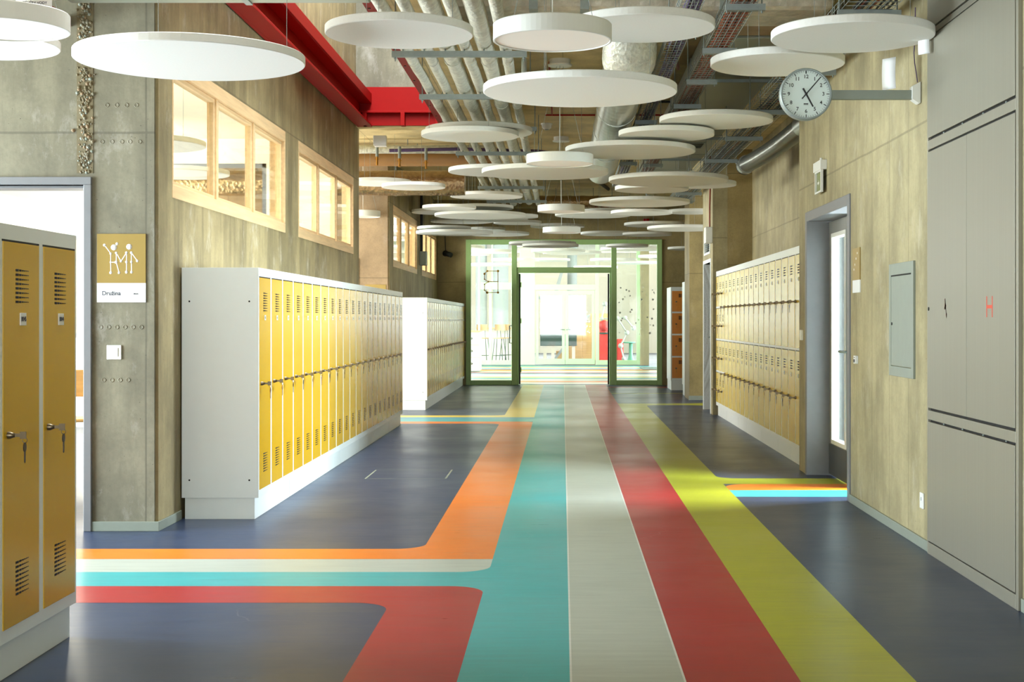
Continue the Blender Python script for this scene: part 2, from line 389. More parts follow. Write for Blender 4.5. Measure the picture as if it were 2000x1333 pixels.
struct('wall_right_3', w, 'shaded concrete wall at the back of the right side recesses', 'wall')
w = MB(); holed(w, 'y', YG, YG+.25, -2.8, 3.6, 0, 4.05, [(-1.93, 1.98, -.1, 2.905)], 'conc_dark')
struct('wall_back', w, 'concrete wall around the green glazed doors', 'wall')
# ceiling slab with the red framed void
VX0, VX1, VY0, VY1 = -2.47, -1.40, 6.2, 17.25
cl = MB()
cl.box((VX1, -4.2, CEIL), (5.2, YG, 4.05), 'conc_ceil'); cl.box((XL-.3, VY1, CEIL), (VX1, YG, 4.05), 'conc_ceil'); cl.box((XL-.3, -4.2, CEIL), (VX1, VY0, 4.05), 'conc_ceil')
cl.box((-6.2, 5.6, CEIL), (XL-.3, YA, 4.05), 'conc_ceil'); cl.box((-6.2, YB, CEIL), (XL-.3, YC, 4.05), 'conc_ceil')
cl.box((XL, 27.9, 3.5), (3.4, YG, CEIL), 'conc_dark')
struct('ceiling', cl, 'bare concrete ceiling carrying pipes, ducts and cable trays', 'ceiling')
up = MB(); up.box((XL, 17.27, 4.06), (.6, 17.5, 7.2), 'conc_front'); up.box((-1.2, 6, 4.05), (-1.0, 17.26, 5.0), 'conc_warm'); up.box((XL-.28, 3.5, 4.05), (XL, YA+.02, 7.2), 'conc_left'); up.box((XL, 3.5, 4.05), (1, 3.7, 7.2), 'conc_warm')
struct('wall_upper', up, 'concrete walls of the upper floor seen through the red framed void', 'wall')
# room behind the camera
w = MB(); holed(w, 'y', -4.2, -4.0, -2.55, XR, 0, 4.05, [(-1.9, 1.5, .2, 2.9)], 'conc_front')  # opening added for the unseen rear fill lamp
struct('wall_rear', w, 'concrete wall behind the viewpoint with an opening added for the fill light', 'wall')
# skirtings
b = MB(); b.box((-2.90, YA-.012, 0), (XL+.012, YA, .06), 'trim'); b.box((XL, YA, 0), (XL+.012, 9.33, .06), 'trim'); struct('baseboard_left', b, 'grey green skirting at the foot of the concrete pillar', 'baseboard', .003)
b = MB(); b.box((XR-.012, 8.0, 0), (XR, 10.2, .06), 'trim'); b.box((XR-.012, -4, 0), (XR, 6.38, .06), 'trim'); struct('baseboard_right', b, 'grey green skirting along the right concrete wall', 'baseboard', .003)
b = MB(); b.box((XR-.01, 23.188, 0), (4.6, 23.2, .07), 'trim'); struct('baseboard_right_1', b, 'grey skirting at the foot of the far right pier', 'baseboard')

# ------------------------------------------------------------------ clerestory windows
for i, (y0, y1, za, zb) in enumerate(WIN):
    where = ['nearest clerestory window, above the near half of the long left locker row', 'second clerestory window, above the far half of the long left locker row', 'third clerestory window, past the side passage, near the fuse box', 'farthest clerestory window, beside the dark security camera'][i]
    t = thing('window_%d' % (i+1), 'pale wooden '+where, 'window', (XL, y0, za), kind='structure')
    f = MB(); W_, Hh = y1-y0, zb-za; d0, d1 = .004, -.13
    f.box((d0, 0, 0), (d1, W_, .085), 'wood'); f.box((d0, 0, Hh-.095), (d1, W_, Hh), 'wood'); f.box((d0, 0, .085), (d1, .025, Hh-.095), 'wood'); f.box((d0, W_-.04, .085), (d1, W_, Hh-.095), 'wood')
    f.build('window_frame', t, .004)
    for k in (1, 2):
        mm = MB(); u = W_*k/3; mm.box((-.008, u-.028, .085), (-.08, u+.028, Hh-.095), 'wood'); mm.build('mullion', t, .004)
    for k in range(3):
        sf = MB(); a, bb = W_*k/3+.030 if k else .027, (W_*(k+1)/3-.030 if k < 2 else W_-.042); zc, zd = .087, Hh-.097
        for q in ((a, a+.028, zc, zd), (bb-.028, bb, zc, zd), (a+.028, bb-.028, zc, zc+.028), (a+.028, bb-.028, zd-.028, zd)): sf.box((-.022, q[0], q[2]), (-.06, q[1], q[3]), 'wood')
        s = sf.build('sash', t, .003)
        g = MB(); g.box((-.034, a+.028, zc+.028), (-.040, bb-.028, zd-.028), 'glass_room'); g.build('pane', s)

# ------------------------------------------------------------------ classrooms behind the left wall
def classroom(tagname, y0, y1, dz, lab):
    w = MB(); x0 = -9.0
    w.box((x0-.1, y0, -.0), (x0, y1, .9), 'plaster'); w.box((x0-.1, y0, 3.3), (x0, y1, 3.62), 'plaster')
    for k in range(5):
        yy = y0+(y1-y0)*k/4; w.box((x0-.1, yy-.06, .9), (x0, yy+.06, 3.3), 'plaster')
    w.box((x0, y0, 3.5), (XL-.3, y1, 3.62), 'plaster')
    w.box((x0, y0, 0), (-6.2, y0+.1, 3.6), 'plaster')
    struct(tagname, w, lab, 'wall')
classroom('wall_classroom', YA+.24, YB-.1, 0, 'white classroom walls and ceiling behind the near clerestory windows')
classroom('wall_classroom_1', YC+.24, YG, 0, 'white classroom walls and ceiling behind the far clerestory windows')
w = MB(); holed(w, 'y', YB-.1, YB, -9.0, XL-.28, 0, 3.6, [(-8.6, -3.6, 1.08, 3.2)], 'plaster'); struct('wall_classroom_2', w, 'white end wall of the near classroom with a wide window', 'wall')
t = thing('window_5', 'overexposed wide window seen through the left doorway', 'window', (-8.6, YB-.06, 1.08), kind='structure')
f = MB()
for a, b_, c, d in ((0, 5, 0, .05), (0, 5, 2.07, 2.12), (0, .05, 0, 2.12), (4.95, 5, 0, 2.12), (0, 5, 1.2, 1.26), (1.6, 1.66, 0, 2.12), (3.3, 3.36, 0, 2.12)): f.box((a, -.04, c), (b_, .04, d), 'greyframe')
f.build('window_frame', t)
g = MB(); g.box((.03, .0, .03), (4.97, .004, 2.1), 'glass_room'); g.build('pane', t)

# ------------------------------------------------------------------ doors
t = thing('door_1', 'grey steel frame of the bright open classroom doorway beside the ochre sign', 'door frame', (-2.94, YA, 0), kind='structure')
f = MB(); f.box((0, -.02, 0), (.048, .24, 2.13), 'greyframe'); f.box((-1.085, -.02, 0), (-1.04, .24, 2.13), 'greyframe'); f.box((-1.085, -.02, 2.13), (.048, .24, 2.178), 'greyframe')
f.box((-.016, .05, 0), (0, .24, 2.13), 'greyframe'); f.box((-1.04, .05, 2.114), (-.016, .24, 2.13), 'greyframe'); f.build('door_frame', t, .004)
t = thing('door_2', 'grey door frame of the far left side passage', 'door frame', (-2.98, YC, 0), kind='structure')
f = MB(); f.box((0, -.02, 0), (.05, .2, 2.13), 'greyframe'); f.box((-.95, -.02, 2.13), (.05, .2, 2.18), 'greyframe'); f.build('door_frame', t, .004)
# double door in the right wall
t = thing('door_3', 'grey double door recessed in the right wall under the exit sign', 'door', (XR, 10.2, 0), kind='structure')
f = MB()
f.box((-.012, 0, 0), (.20, .08, 2.2), 'greyframe'); f.box((-.012, 1.78, 0), (.24, 1.86, 2.2), 'greyframe'); f.box((-.012, .08, 2.12), (.24, 1.78, 2.2), 'greyframe')
f.box((.24, .0, 0), (.30, .06, 2.2), 'greyframe'); f.box((.24, 1.80, 0), (.3, 1.86, 2.2), 'greyframe'); f.box((.24, .06, 2.12), (.3, 1.8, 2.2), 'greyframe')
f.build('door_frame', t, .004)
lf = MB(); holed(lf, 'x', .175, .225, .86, 1.778, .012, 2.115, [(1.06, 1.62, .30, 1.99)], 'greydoor')
lf = lf.build('door_leaf', t, .003)
bd = MB()
for q in ((1.04, 1.075, .28, 2.01), (1.605, 1.64, .28, 2.01), (1.075, 1.605, .28, .315), (1.075, 1.605, 1.975, 2.01)): bd.box((.165, q[0], q[2]), (.176, q[1], q[3]), 'plastic')
bd.build('glazing_bead', lf, .002)
g = MB(); g.box((.197, 1.06, .30), (.203, 1.62, 1.99), 'glass'); g.build('pane', lf)
kp = MB(); kp.box((.171, .88, .02), (.1755, 1.76, .27), 'kick'); kp.build('kick_plate', lf, .001)
hd = MB(); hd.tube([(.175, .93, 1.05), (.12, .93, 1.05), (.12, 1.06, 1.05)], .010, 'steel'); hd.build('handle', lf)
lf = MB(); holed(lf, 'y', 10.33-10.2, 10.38-10.2, .22, 1.10, .012, 2.115, [(.40, .92, .30, 1.99)], 'greydoor'); lf = lf.build('door_leaf', t, .003)
g = MB(); g.box((.40, .152, .3), (.92, .158, 1.99), 'glass'); g.build('pane', lf)
# service door past the lockers
t = thing('door_4', 'narrow dark grey service door at the far end of the right lockers', 'door', (XR, 19.82, 0), kind='structure')
f = MB(); f.box((-.012, -.05, 0), (.2, .0, 2.15), 'white'); f.box((-.012, .96, 0), (.2, 1.01, 2.15), 'white'); f.box((-.012, 0, 2.10), (.2, .96, 2.15), 'white'); f.build('door_frame', t, .003)
lf = MB(); lf.box((.10, .002, .01), (.14, .958, 2.1), 'kick'); lf = lf.build('door_leaf', t, .002)
hd = MB(); hd.tube([(.10, .85, 1.05), (.05, .85, 1.05), (.05, .72, 1.05)], .010, 'steel'); hd.build('handle', lf)
t = thing('vent_grille', 'louvred white vent grille above the narrow service door', 'vent', (XR, 19.9, 2.22))
f = MB(); f.box((-.012, 0, 0), (.05, .8, .03), 'white'); f.box((-.012, 0, .31), (.05, .8, .34), 'white'); f.box((-.012, 0, .03), (.05, .04, .31), 'white'); f.box((-.012, .76, .03), (.05, .8, .31), 'white'); f.box((.045, .04, .03), (.05, .76, .31), 'black'); f.build('frame', t)
sl = MB()
for k in range(10): sl.add([(.004, .04, .04+.027*k), (.004, .76, .04+.027*k), (.03, .76, .058+.027*k), (.03, .04, .058+.027*k), (.006, .04, .037+.027*k), (.006, .76, .037+.027*k), (.032, .76, .055+.027*k), (.032, .04, .055+.027*k)], [(0,1,2,3),(4,7,6,5),(0,4,5,1),(2,6,7,3)], 'steel')
sl.build('louvre', t)

# ------------------------------------------------------------------ green glazed screen and open doors
gx = lambda px: (px-CX)*YG/F
t = thing('door_5', 'green framed glazed screen with open double doors at the end of the hall', 'glazed door', (0, YG, 0), kind='structure')
f = MB(); x0, x1, ml, mr = gx(910), gx(1293), gx(1004.5), gx(1199); fw = .05
f.box((x0, -.03, 0), (x0+.10, .07, 2.9), 'green'); f.box((x1-.10, -.03, 0), (x1, .07, 2.9), 'green'); f.box((x0+.1, -.03, 2.80), (x1-.1, .07, 2.9), 'green')
for m_ in (ml, mr): f.box((m_-.052, -.05, 0), (m_+.052, .09, 2.8), 'green')
f.box((ml+.052, -.035, 2.235), (mr-.052, .075, 2.345), 'green')
for a, b_ in ((x0+.1, ml-.052), (mr+.052, x1-.1)): f.box((a, -.03, 0), (b_, .07, .095), 'green')
for a in (ml+.052, mr-.052-.035): f.box((a, -.02, 0), (a+.035, .09, 2.235), 'green')
f.build('frame', t, .006)
for a, b_, c, d in ((x0+.1, ml-.052, .095, 2.8), (mr+.052, x1-.1, .095, 2.8), (ml+.052, mr-.052, 2.345, 2.8)):
    g = MB(); g.box((a, .015, c), (b_, .023, d), 'glass'); g = g.build('pane', t)
    if a < -1:
        # gold dot-and-line sticker
        st = MB(); P = {k: (gx(900+u/10), H+(CY-(460+v_/10))*YG/F) for k, u, v_ in (('a', 725, 697), ('b', 725, 903), ('c', 725, 1117), ('d', 517, 697), ('e', 462, 752), ('f', 462, 857), ('g', 537, 905), ('h', 462, 957), ('i', 462, 1070), ('j', 513, 1119))}
        R_ = dict(a=.024, b=.011, c=.022, d=.020, e=.022, f=.014, g=.018, h=.015, i=.013, j=.024)
        for k, (px, pz) in P.items(): st.lathe((px, .012, pz), [(R_[k], 0), (R_[k], .002), (.0001, .002)], 'gold', 20, 'y')
        for p, q in ('ab', 'bc', 'ad', 'de', 'ef', 'fg', 'gb', 'gh', 'hi', 'ij', 'jc'):
            A, B = Vector(P[p]), Vector(P[q]); n_ = Vector((-(B-A).y, (B-A).x)).normalized()*.006
            st.xzplate([tuple(A+n_), tuple(B+n_), tuple(B-n_), tuple(A-n_)], .0115, .0145, 'gold')
        o = st.build('sticker', g); o['label'] = 'gold dot-and-line letter sticker'
    elif c < 1:
        st = MB(); rr = random.Random(5)
        for k in range(34): st.lathe((rr.uniform(a+.05, b_-.04), .012, rr.uniform(1.0, 1.95)), [(rr.uniform(.008, .022), 0), (.008, .0012)], 'plastic', 14, 'y')
        st.build('dot_stickers', g)
for side, hx in ((-1, ml+.092), (1, mr-.092)):
    a = math.radians(101); dx, dy = -side*math.cos(a)*-1, math.sin(a)
    lf = thing('tmp', 'x', 'x'); bpy.data.objects.remove(lf)
    W_ = .80
    fr_ = MB()
    for q in ((0, .075, .01, 2.22), (W_-.075, W_, .01, 2.22), (.075, W_-.075, .01, .1), (.075, W_-.075, 2.13, 2.22)): fr_.box((q[0], -.03, q[2]), (q[1], .03, q[3]), 'cable_black' if q[0] == 0 and q[2] < .02 and q[1] < .1 else 'green')
    o = fr_.build('door_leaf', t, .004); o.location = (hx, .10, 0); o.rotation_euler = (0, 0, math.radians(101) if side < 0 else math.radians(79))
    g = MB(); g.box((.075, -.004, .1), (W_-.075, .004, 2.13), 'glass'); g.build('pane', o)
    hb = MB(); hb.tube([(W_-.04, .03, .82), (W_-.04, .075, .82), (W_-.04, .075, 1.18), (W_-.04, .03, 1.18)], .012, 'kick'); hb.build('pull_bar', o)
    hh = MB()
    for z in (.3, 1.28, 2.0): hh.tube([(0, -.034, z-.05), (0, -.034, z+.05)], .014, 'green')
    hh.build('hinge', o)

# ------------------------------------------------------------------ lockers
def vent_quads(mb, x0, z0, rows, pitch, k=1., y=-.0012):
    """a grid of openings that shrink to one side"""
    sizes = [(.0285, .0090), (.021, .0077), (.0165, .006), (.0125, .005), (.010, .0042), (.008, .0036)]; k2 = pitch/.0165
    for r_ in range(rows):
        x = x0
        for sx, sz in sizes:
            sx *= k; sz *= min(k2, 1.45); zc = z0-r_*pitch; mb.box((x, y, zc-sz/2), (x+sx, y+.0025, zc+sz/2), 'black'); x += sx+.006*k
def door_mesh(w, z0, z1, mat, vents, name='door'):
    mb = MB(); mb.box((0, 0, z0), (w, .018, z1), mat)
    for v_ in vents: vent_quads(mb, *v_)
    return mb
def make_lock(parent, x, z):
    mb = MB(); mb.lathe((x, -.0, z), [(.013, 0), (.013, .010), (.010, .016), (.007, .026), (.0001, .026)], 'chrome', 16, 'y'); o = mb.build('lock', parent)
    return o
def key_mesh(mat):
    mb = MB()
    # bow of the key in the lock, ring, and the spare key hanging from it
    mb.box((-.002, -.046, -.006), (.002, -.024, .006), 'chrome'); mb.box((-.0025, -.066, -.013), (.0025, -.044, .013), 'chrome')
    mb.tube([(0, -.061+.009*math.cos(a), -.018+.009*math.sin(a)) for a in [2*PI*k/10 for k in range(11)]], .0012, 'chrome', 5)
    bow = [(.013*math.cos(a), -.043+.017*math.sin(a)) for a in [2*PI*k/12 for k in range(12)]]
    v0 = len(mb.v); mb.xzplate(bow, -.063, -.059, mat); mb.xzplate([(-.005, -.056), (.005, -.056), (.0045, -.094), (0, -.1), (-.0045, -.094)], -.0625, -.0595, mat)
    return mb
KEYS = {}
def make_key(parent, x, z, mat):
    if mat not in KEYS:
        o = key_mesh(mat).build('key', parent); KEYS[mat] = o.data
    else:
        o = bpy.data.objects.new('key', KEYS[mat]); C.objects.link(o); o.parent = parent
    o.location = (x, 0, z); return o
def plate(parent, x, z, w=.042, h=.034):
    mb = MB(); mb.box((x, -.004, z-h/2), (x+w, .001, z+h/2), 'plastic')
    o = mb.build('number_plate', parent, .001); return o
def plate_smudge(parent, x, z):
    mb = MB(); mb.box((x, -.004, z-.017), (x+.042, .001, z+.017), 'plastic'); mb.box((x+.008, -.0046, z-.008), (x+.034, -.0038, z+.008), 'trim'); return mb.build('number_plate', parent)

def locker_unit(label, loc, rz, n, w, Hh, tiers, doormat, group, depth=.5, cat='locker', endmarks=False, keyseed=0, rows=8, tall=True):
    """n columns of width w; front faces local -y; the base plinth is set back"""
    t = thing('locker_unit', label, cat, loc, rz, group); W_ = n*w; P = .14; rr = random.Random(keyseed)
    bd = MB(); bd.box((.001, 0, P), (W_-.001, depth, Hh), 'white')
    top = Hh-.05; span = (top-P-.045)/tiers
    tz = [(P+.045+span*k+.004, P+.045+span*(k+1)-(.014 if tiers == 1 else .026)) for k in range(tiers)]
    for i in range(n):
        for z0, z1 in tz: bd.box((i*w+.018, -.0005, z1), (i*w+w-.018, .002, z1+.008), 'black')
    if endmarks:
        for y in (.06, depth-.05):
            for z in (.255, Hh-.22): bd.lathe((.001, y, z), [(.006, -.0008), (.006, .0002), (.0001, -.0008)], 'black', 10, 'x'); bd.box((-.0005, y-.004, z-.004), (.0012, y+.004, z+.004), 'black')
    bd.build('body', t, .004)
    pl = MB(); pl.box((.006, .025, 0), (W_-.006, depth-.02, P), 'white'); pl.build('plinth', t, .002)
    for i in range(n):
        for k, (z0, z1) in enumerate(tz):
            key_ = (round(w, 3), round(z0, 3), round(z1, 3), doormat.name, rows)
            zl = z0+(z1-z0)*.5 if tall else z0+(z1-z0)*(.5 if tiers == 2 else .42)
            if key_ not in DOORS:
                dw = w-.05
                if tall: vs = [(.115, z1-.1, rows, .0165), (.115, z0+.225, rows, .0165)]
                else: vs = [(.115*w/.4, z1-.09, rows, .024)]
                o = door_mesh(dw, z0, z1, doormat, vs).build('door', t, .0025); DOORS[key_] = o.data; 
            else:
                o = bpy.data.objects.new('door', DOORS[key_]); C.objects.link(o); o.parent = t
                b_ = o.modifiers.new('soft_edges', 'BEVEL'); b_.width = .0025; b_.segments = 2; b_.limit_method = 'ANGLE'; b_.angle_limit = .6
            o.location = (i*w+.025, -.003, 0)
            make_lock(o, .042, zl)
            if rr.random() > .04: make_key(o, .042, zl, rr.choice(['darkkey', 'darkkey', 'chrome', 'brass']))
            if endmarks is not None:
                (plate if endmarks == 'num' else plate_smudge)(o, .14*w/.4, (z1-.1-rows*.0165-.03) if tall else (z1-.09-rows*.024-.03)) if endmarks != 'num' else None
    return t
DOORS = {}
place = ['nearest', 'second', 'third', 'fourth', 'fifth', 'sixth', 'farthest']
for k in range(7):
    lab = ['yellow three-door locker unit with the bare white end panel, nearest in the long left row', None, None, None, None, None, 'yellow three-door locker unit at the far end of the long left row'][k] or 'yellow three-door locker unit, %s from the white end panel of the long left row' % ORD[k]
    locker_unit(lab, (-1.98, 9.33+1.2*k, 0), PI/2, 3, .4, 1.64, 1, M['door_yellow'], 'yellow lockers in the long left row', endmarks=(k == 0), keyseed=k)
for k in range(7):
    lab = ['pale yellow three-door locker unit with the white end panel, nearest in the distant left row', None, None, None, None, None, 'pale yellow three-door locker unit of the distant left row, touching the green glazed screen'][k] or 'pale yellow three-door locker unit, %s from the white end panel of the distant left row' % ORD[k]
    locker_unit(lab, (-1.95, 20.62+1.11*k, 0), PI/2, 3, .37, 1.62, 1, M['door_yellow'], 'lockers in the distant left row', endmarks=(k == 0), keyseed=20+k)
fg = locker_unit('ochre yellow locker unit at the left edge in front, doors B044 and B045', (-1.995, 4.68, 0), PI/2, 3, .4, 1.645, 1, M['door_yellow'], None, endmarks='num', keyseed=99)
drs = sorted([c for c in fg.children if c.name.startswith('door')], key=lambda c: c.location.x)
for d, txt in ((drs[2], 'B044'), (drs[1], 'B045')):
    p = plate(d, .155, 1.302, .056, .046); tx = text('lettering', [(txt, .183, 1.302, .024, 'CENTER')], 'ink', d, .0004, (PI/2, 0, 0), (0, -.0046, 0))
# right-hand lockers, two tiers, set in the niche (width runs towards the viewer)
y = 19.52; cols = [(3, .35, 4), (3, .4, 2), (2, .4, 2), (3, .4, 2), (3, .4, 2), (2, .4, 2), (2, .4, 2)]
labs = ['four-tier locker unit with twelve doors at the far end of the right niche', 'two-tier locker unit with six doors beside the four-tier unit in the right niche', 'narrow four-door locker unit, third from the far end of the right niche',
        'six-door locker unit in the middle of the right niche', 'six-door locker unit, third from the near end of the right niche', 'four-door locker unit, second from the near end of the right niche', 'four-door locker unit at the near end of the right niche']
for k, (n, w_, ti) in enumerate(cols):
    locker_unit('pale yellow '+labs[k], (2.089, y, 0), -PI/2, n, w_, 1.955, ti, M['door_pale'], 'lockers in the right niche', depth=.49, keyseed=50+k, rows=4, tall=False)
    y -= n*w_
# orange lockers facing the viewer
def orange_unit(label, loc, depth, Hh):
    t = thing('locker_unit', label, 'locker', loc, 0, 'orange lockers by the glazed screen')
    bd = MB(); bd.box((0, 0, .18), (.4, depth, Hh), 'white'); bd.build('body', t, .004)
    pl = MB(); pl.box((.01, .02, 0), (.39, depth-.02, .18), 'white'); pl.build('plinth', t, .002)
    for k in range(4):
        z0 = .225+k*(Hh-.27)/4; z1 = z0+(Hh-.27)/4-.03
        mb = MB(); mb.box((.022, -.008, z0), (.378, .01, z1), 'door_orange')
        for q in range(6): mb.box((.15+q*.028, -.0095, z1-.12), (.15+q*.028+.018-.0024*q, -.007, z1-.05), 'black')
        d = mb.build('door', t, .002)
        pm = MB(); pm.box((.21, -.012, z1-.18), (.31, -.007, z1-.145), 'plastic'); pm.box((.225, -.0126, z1-.172), (.295, -.0118, z1-.153), 'steel'); pm.build('number_plate', d)
        lk = MB(); lk.lathe((.10, -.008, z0+.18), [(.016, 0), (.014, .02), (.0001, .02)], 'chrome', 12, 'y'); lk.box((.096, -.045, z0+.1), (.104, -.04, z0+.17), 'brass'); lk.build('lock', d)
orange_unit('orange four-door locker column facing the viewer at the right of the glazed screen', (1.99, 26.4, 0), 1.0, 1.905)
orange_unit('white locker side mostly hidden behind the far right pier, in front of the orange column', (2.075, 24.2, 0), .7, 1.95)

# ------------------------------------------------------------------ acoustic discs and pendant lamps
HALL_LAMPS = []
OBST = [(-1.135, .045), (-.985, .043), (-.835, .068), (-.70, .045), (-.56, .068), (-.415, .045)]
BOXES = [(x-q-.004, x+q+.004, 6, 24.1, 3.2, 3.36) for x, q in OBST]+[(-1.22, -.25, y-.03, y+.03, 3.13, 3.22) for y in (8.05, 10.2, 12.15, 14.2, 16.3, 18.4, 20.5, 22.9)]+[
    (.29, .66, 9.85, 17.95, 2.98, 3.36), (.70, .85, 7.3, 20.6, 3.14, 3.27), (.98, 1.22, 7.3, 21.6, 3.14, 3.27), (1.60, 2.0, 6.3, 22, 3.05, 3.2), (1.05, 1.96, 10.8, 22.4, 3.38, 3.63), (-.82, 1.88, 9.7, 10.45, 3.41, 3.63),
    (.88, 1.97, 10.4, 10.82, 3.43, 3.63), (-3, -1.1, 8.15, 8.65, 3.12, 3.41), (-2.5, -2.26, 6.2, 17.3, 3.6, 3.7), (-1.5, -1.28, 6.2, 17.3, 3.6, 3.65), (-2.5, -1.3, 17.05, 17.3, 3.6, 3.7), (-6, -1.3, 19.2, 19.6, 2.96, 3.34), (-6, -.8, 18.84, 19.06, 3.3, 3.53), (-.5, 1.3, 25.16, 25.44, 3.25, 3.51), (-6, -.9, 18.42, 18.58, 3.42, 3.58), (1.9, 2.35, 12.4, 16.5, 2.9, 3.2), (-2.4, .3, 18.1, 18.4, 3.2, 3.5), (1.2, 2.1, 21.4, 22.3, 3.05, 3.25)]
PLACED = []
def clear(x, y, z, R_, T, skip=None):
    for (a, b_, c, d_, t_) in PLACED:
        if (a, b_, c) != skip and abs(z-c) < .06+max(T-.045, t_-.045, 0) and math.hypot(x-a, y-b_) < R_+d_+.01: return False
    if x+R_ > XR-.01 and not (12.42 < y-R_ and y+R_ < 19.58) and not (20.95 < y-R_ and y+R_ < 23.2) and not 24.1 < y-R_: return False
    if x-R_ < XL+.01 and not (17.52 < y-R_ and y+R_ < 20.57) and y+R_ > 8.8: return False
    return y+R_ < YG-.04 and not any(bx[0] < x+R_ and bx[1] > x-R_ and bx[2] < y+R_ and bx[3] > y-R_ and bx[4] < z+T+.01 and bx[5] > z-.01 for bx in BOXES)
def reach(x, y, z):
    """first thing above a point that a wire can be fixed to; None where there is only the void"""
    if VX0-.02 < x < VX1+.02 and VY0 < y < VY1+.05 and not any(bx[0] < x < bx[1] and bx[2] < y < bx[3] and bx[4] > z for bx in BOXES): return None
    if not (XL < x < XR or 12.42 < y < 19.58 and x < 2.59 or 17.52 < y < 20.57 and x < 0 or y > 20.95): return None
    top = CEIL
    for bx in BOXES:
        if bx[0] < x < bx[1] and bx[2] < y < bx[3] and bx[4] > z+.02: top = min(top, bx[4]+.012)
    for (a, b_, c, d_, t_) in PLACED:
        if c > z-.02 and math.hypot(x-a, y-b_) < d_+.004: return None
    return top
def wire(parent, x, y, z0, z1, rad=.0016):
    m = MB(); m.tube([(x, y, z0), (x, y, z1)], rad, 'steel', 5, False); return m.build('hanger_wire', parent)
def at_px(l, r_, yy, D):
    Y = D*F/(r_-l); return ((l+r_)/2-CX)*Y/F, Y, H+(CY-yy)*Y/F
def settle(l, r_, yy, D, T):
    for k in range(60):
        f = 1+(.012*((k+1)//2))*(1 if k % 2 else -1); X, Y, Z = at_px(l, r_, yy, D*f)
        if Z+T < 3.1 and clear(X, Y, Z, D*f/2, T): break
    else: X, Y, Z = at_px(l, r_, yy, D); f = 1; print('no clear place', l, r_, yy)
    PLACED.append((X, Y, Z, D*f/2, T)); return X, Y, Z, D*f
def disc(X, Y, Z, D, label, group='white acoustic discs under the hall ceiling'):
    t = thing('acoustic_disc', label, 'acoustic disc', (X, Y, Z), 0, group)
    m = MB(); m.disc((0, 0, 0), D/2, .044, 'felt'); m.build('panel', t)
    best = None
    for q in range(24):
        for rr_ in (.36, .42, .3):
            pts = [(rr_*D*math.cos(q*PI/36+2*PI*k/3), rr_*D*math.sin(q*PI/36+2*PI*k/3)) for k in range(3)]
            hs = [reach(X+x, Y+y_, Z+.044) for x, y_ in pts]; sc_ = sum(1 for h in hs if h is None)
            if best is None or sc_ < best[0]: best = (sc_, pts, hs)
    for (x, y_), h in zip(best[1], best[2]):
        if h is not None: wire(t, x, y_, .042, h-Z)
    return t
def lamp(l, r_, yy, label, D=.6, T=.085, X0=0):
    X, Y, Z, D = l, r_, yy, D
    t = thing('pendant_lamp', label, 'lamp', (X, Y, Z), 0, 'round drum lamps among the discs')
    m = MB(); R = D/2; m.lathe((0, 0, 0), [(R-.012, .004), (R-.010, 0), (R-.002, 0), (R, .002), (R, T-.004), (R-.004, T), (.0001, T)], 'lampwhite', 72, 'z', False, False); m.build('lamp_housing', t)
    m = MB(); m.lathe((0, 0, 0), [(.0001, .006), (R-.012, .006), (R-.012, .02), (.0001, .02)], 'diffuser', 72, 'z', False, False); m.build('diffuser', t)
    c = CEIL-Z
    m = MB(); m.lathe((0, 0, c-.06), [(.0001, 0), (.105, 0), (.11, .012), (.095, .016), (.095, .06)], 'plastic', 40, 'z', False, False); m.build('canopy', t)
    for k in range(3):
        a = .5+2*PI*k/3; m = MB(); m.tube([(.42*D*math.cos(a), .42*D*math.sin(a), T), (.03*math.cos(a), .03*math.sin(a), c-.05)], .0016, 'steel', 5, False); m.build('hanger_wire', t)
    m = MB(); m.tube([(0, 0, T), (0, 0, c-.05)], .003, 'plastic', 6, False); m.build('cable', t)
    return t
t_ = NT('lamp_diffuser'); t_.bsdf(Base_Color=lin(236, 230, 218), Roughness=.6, Emission_Color=lin(255, 240, 225), Emission_Strength=.12); M['diffuser'] = t_.m
S, MD, LG = .8, 1.0, 1.2
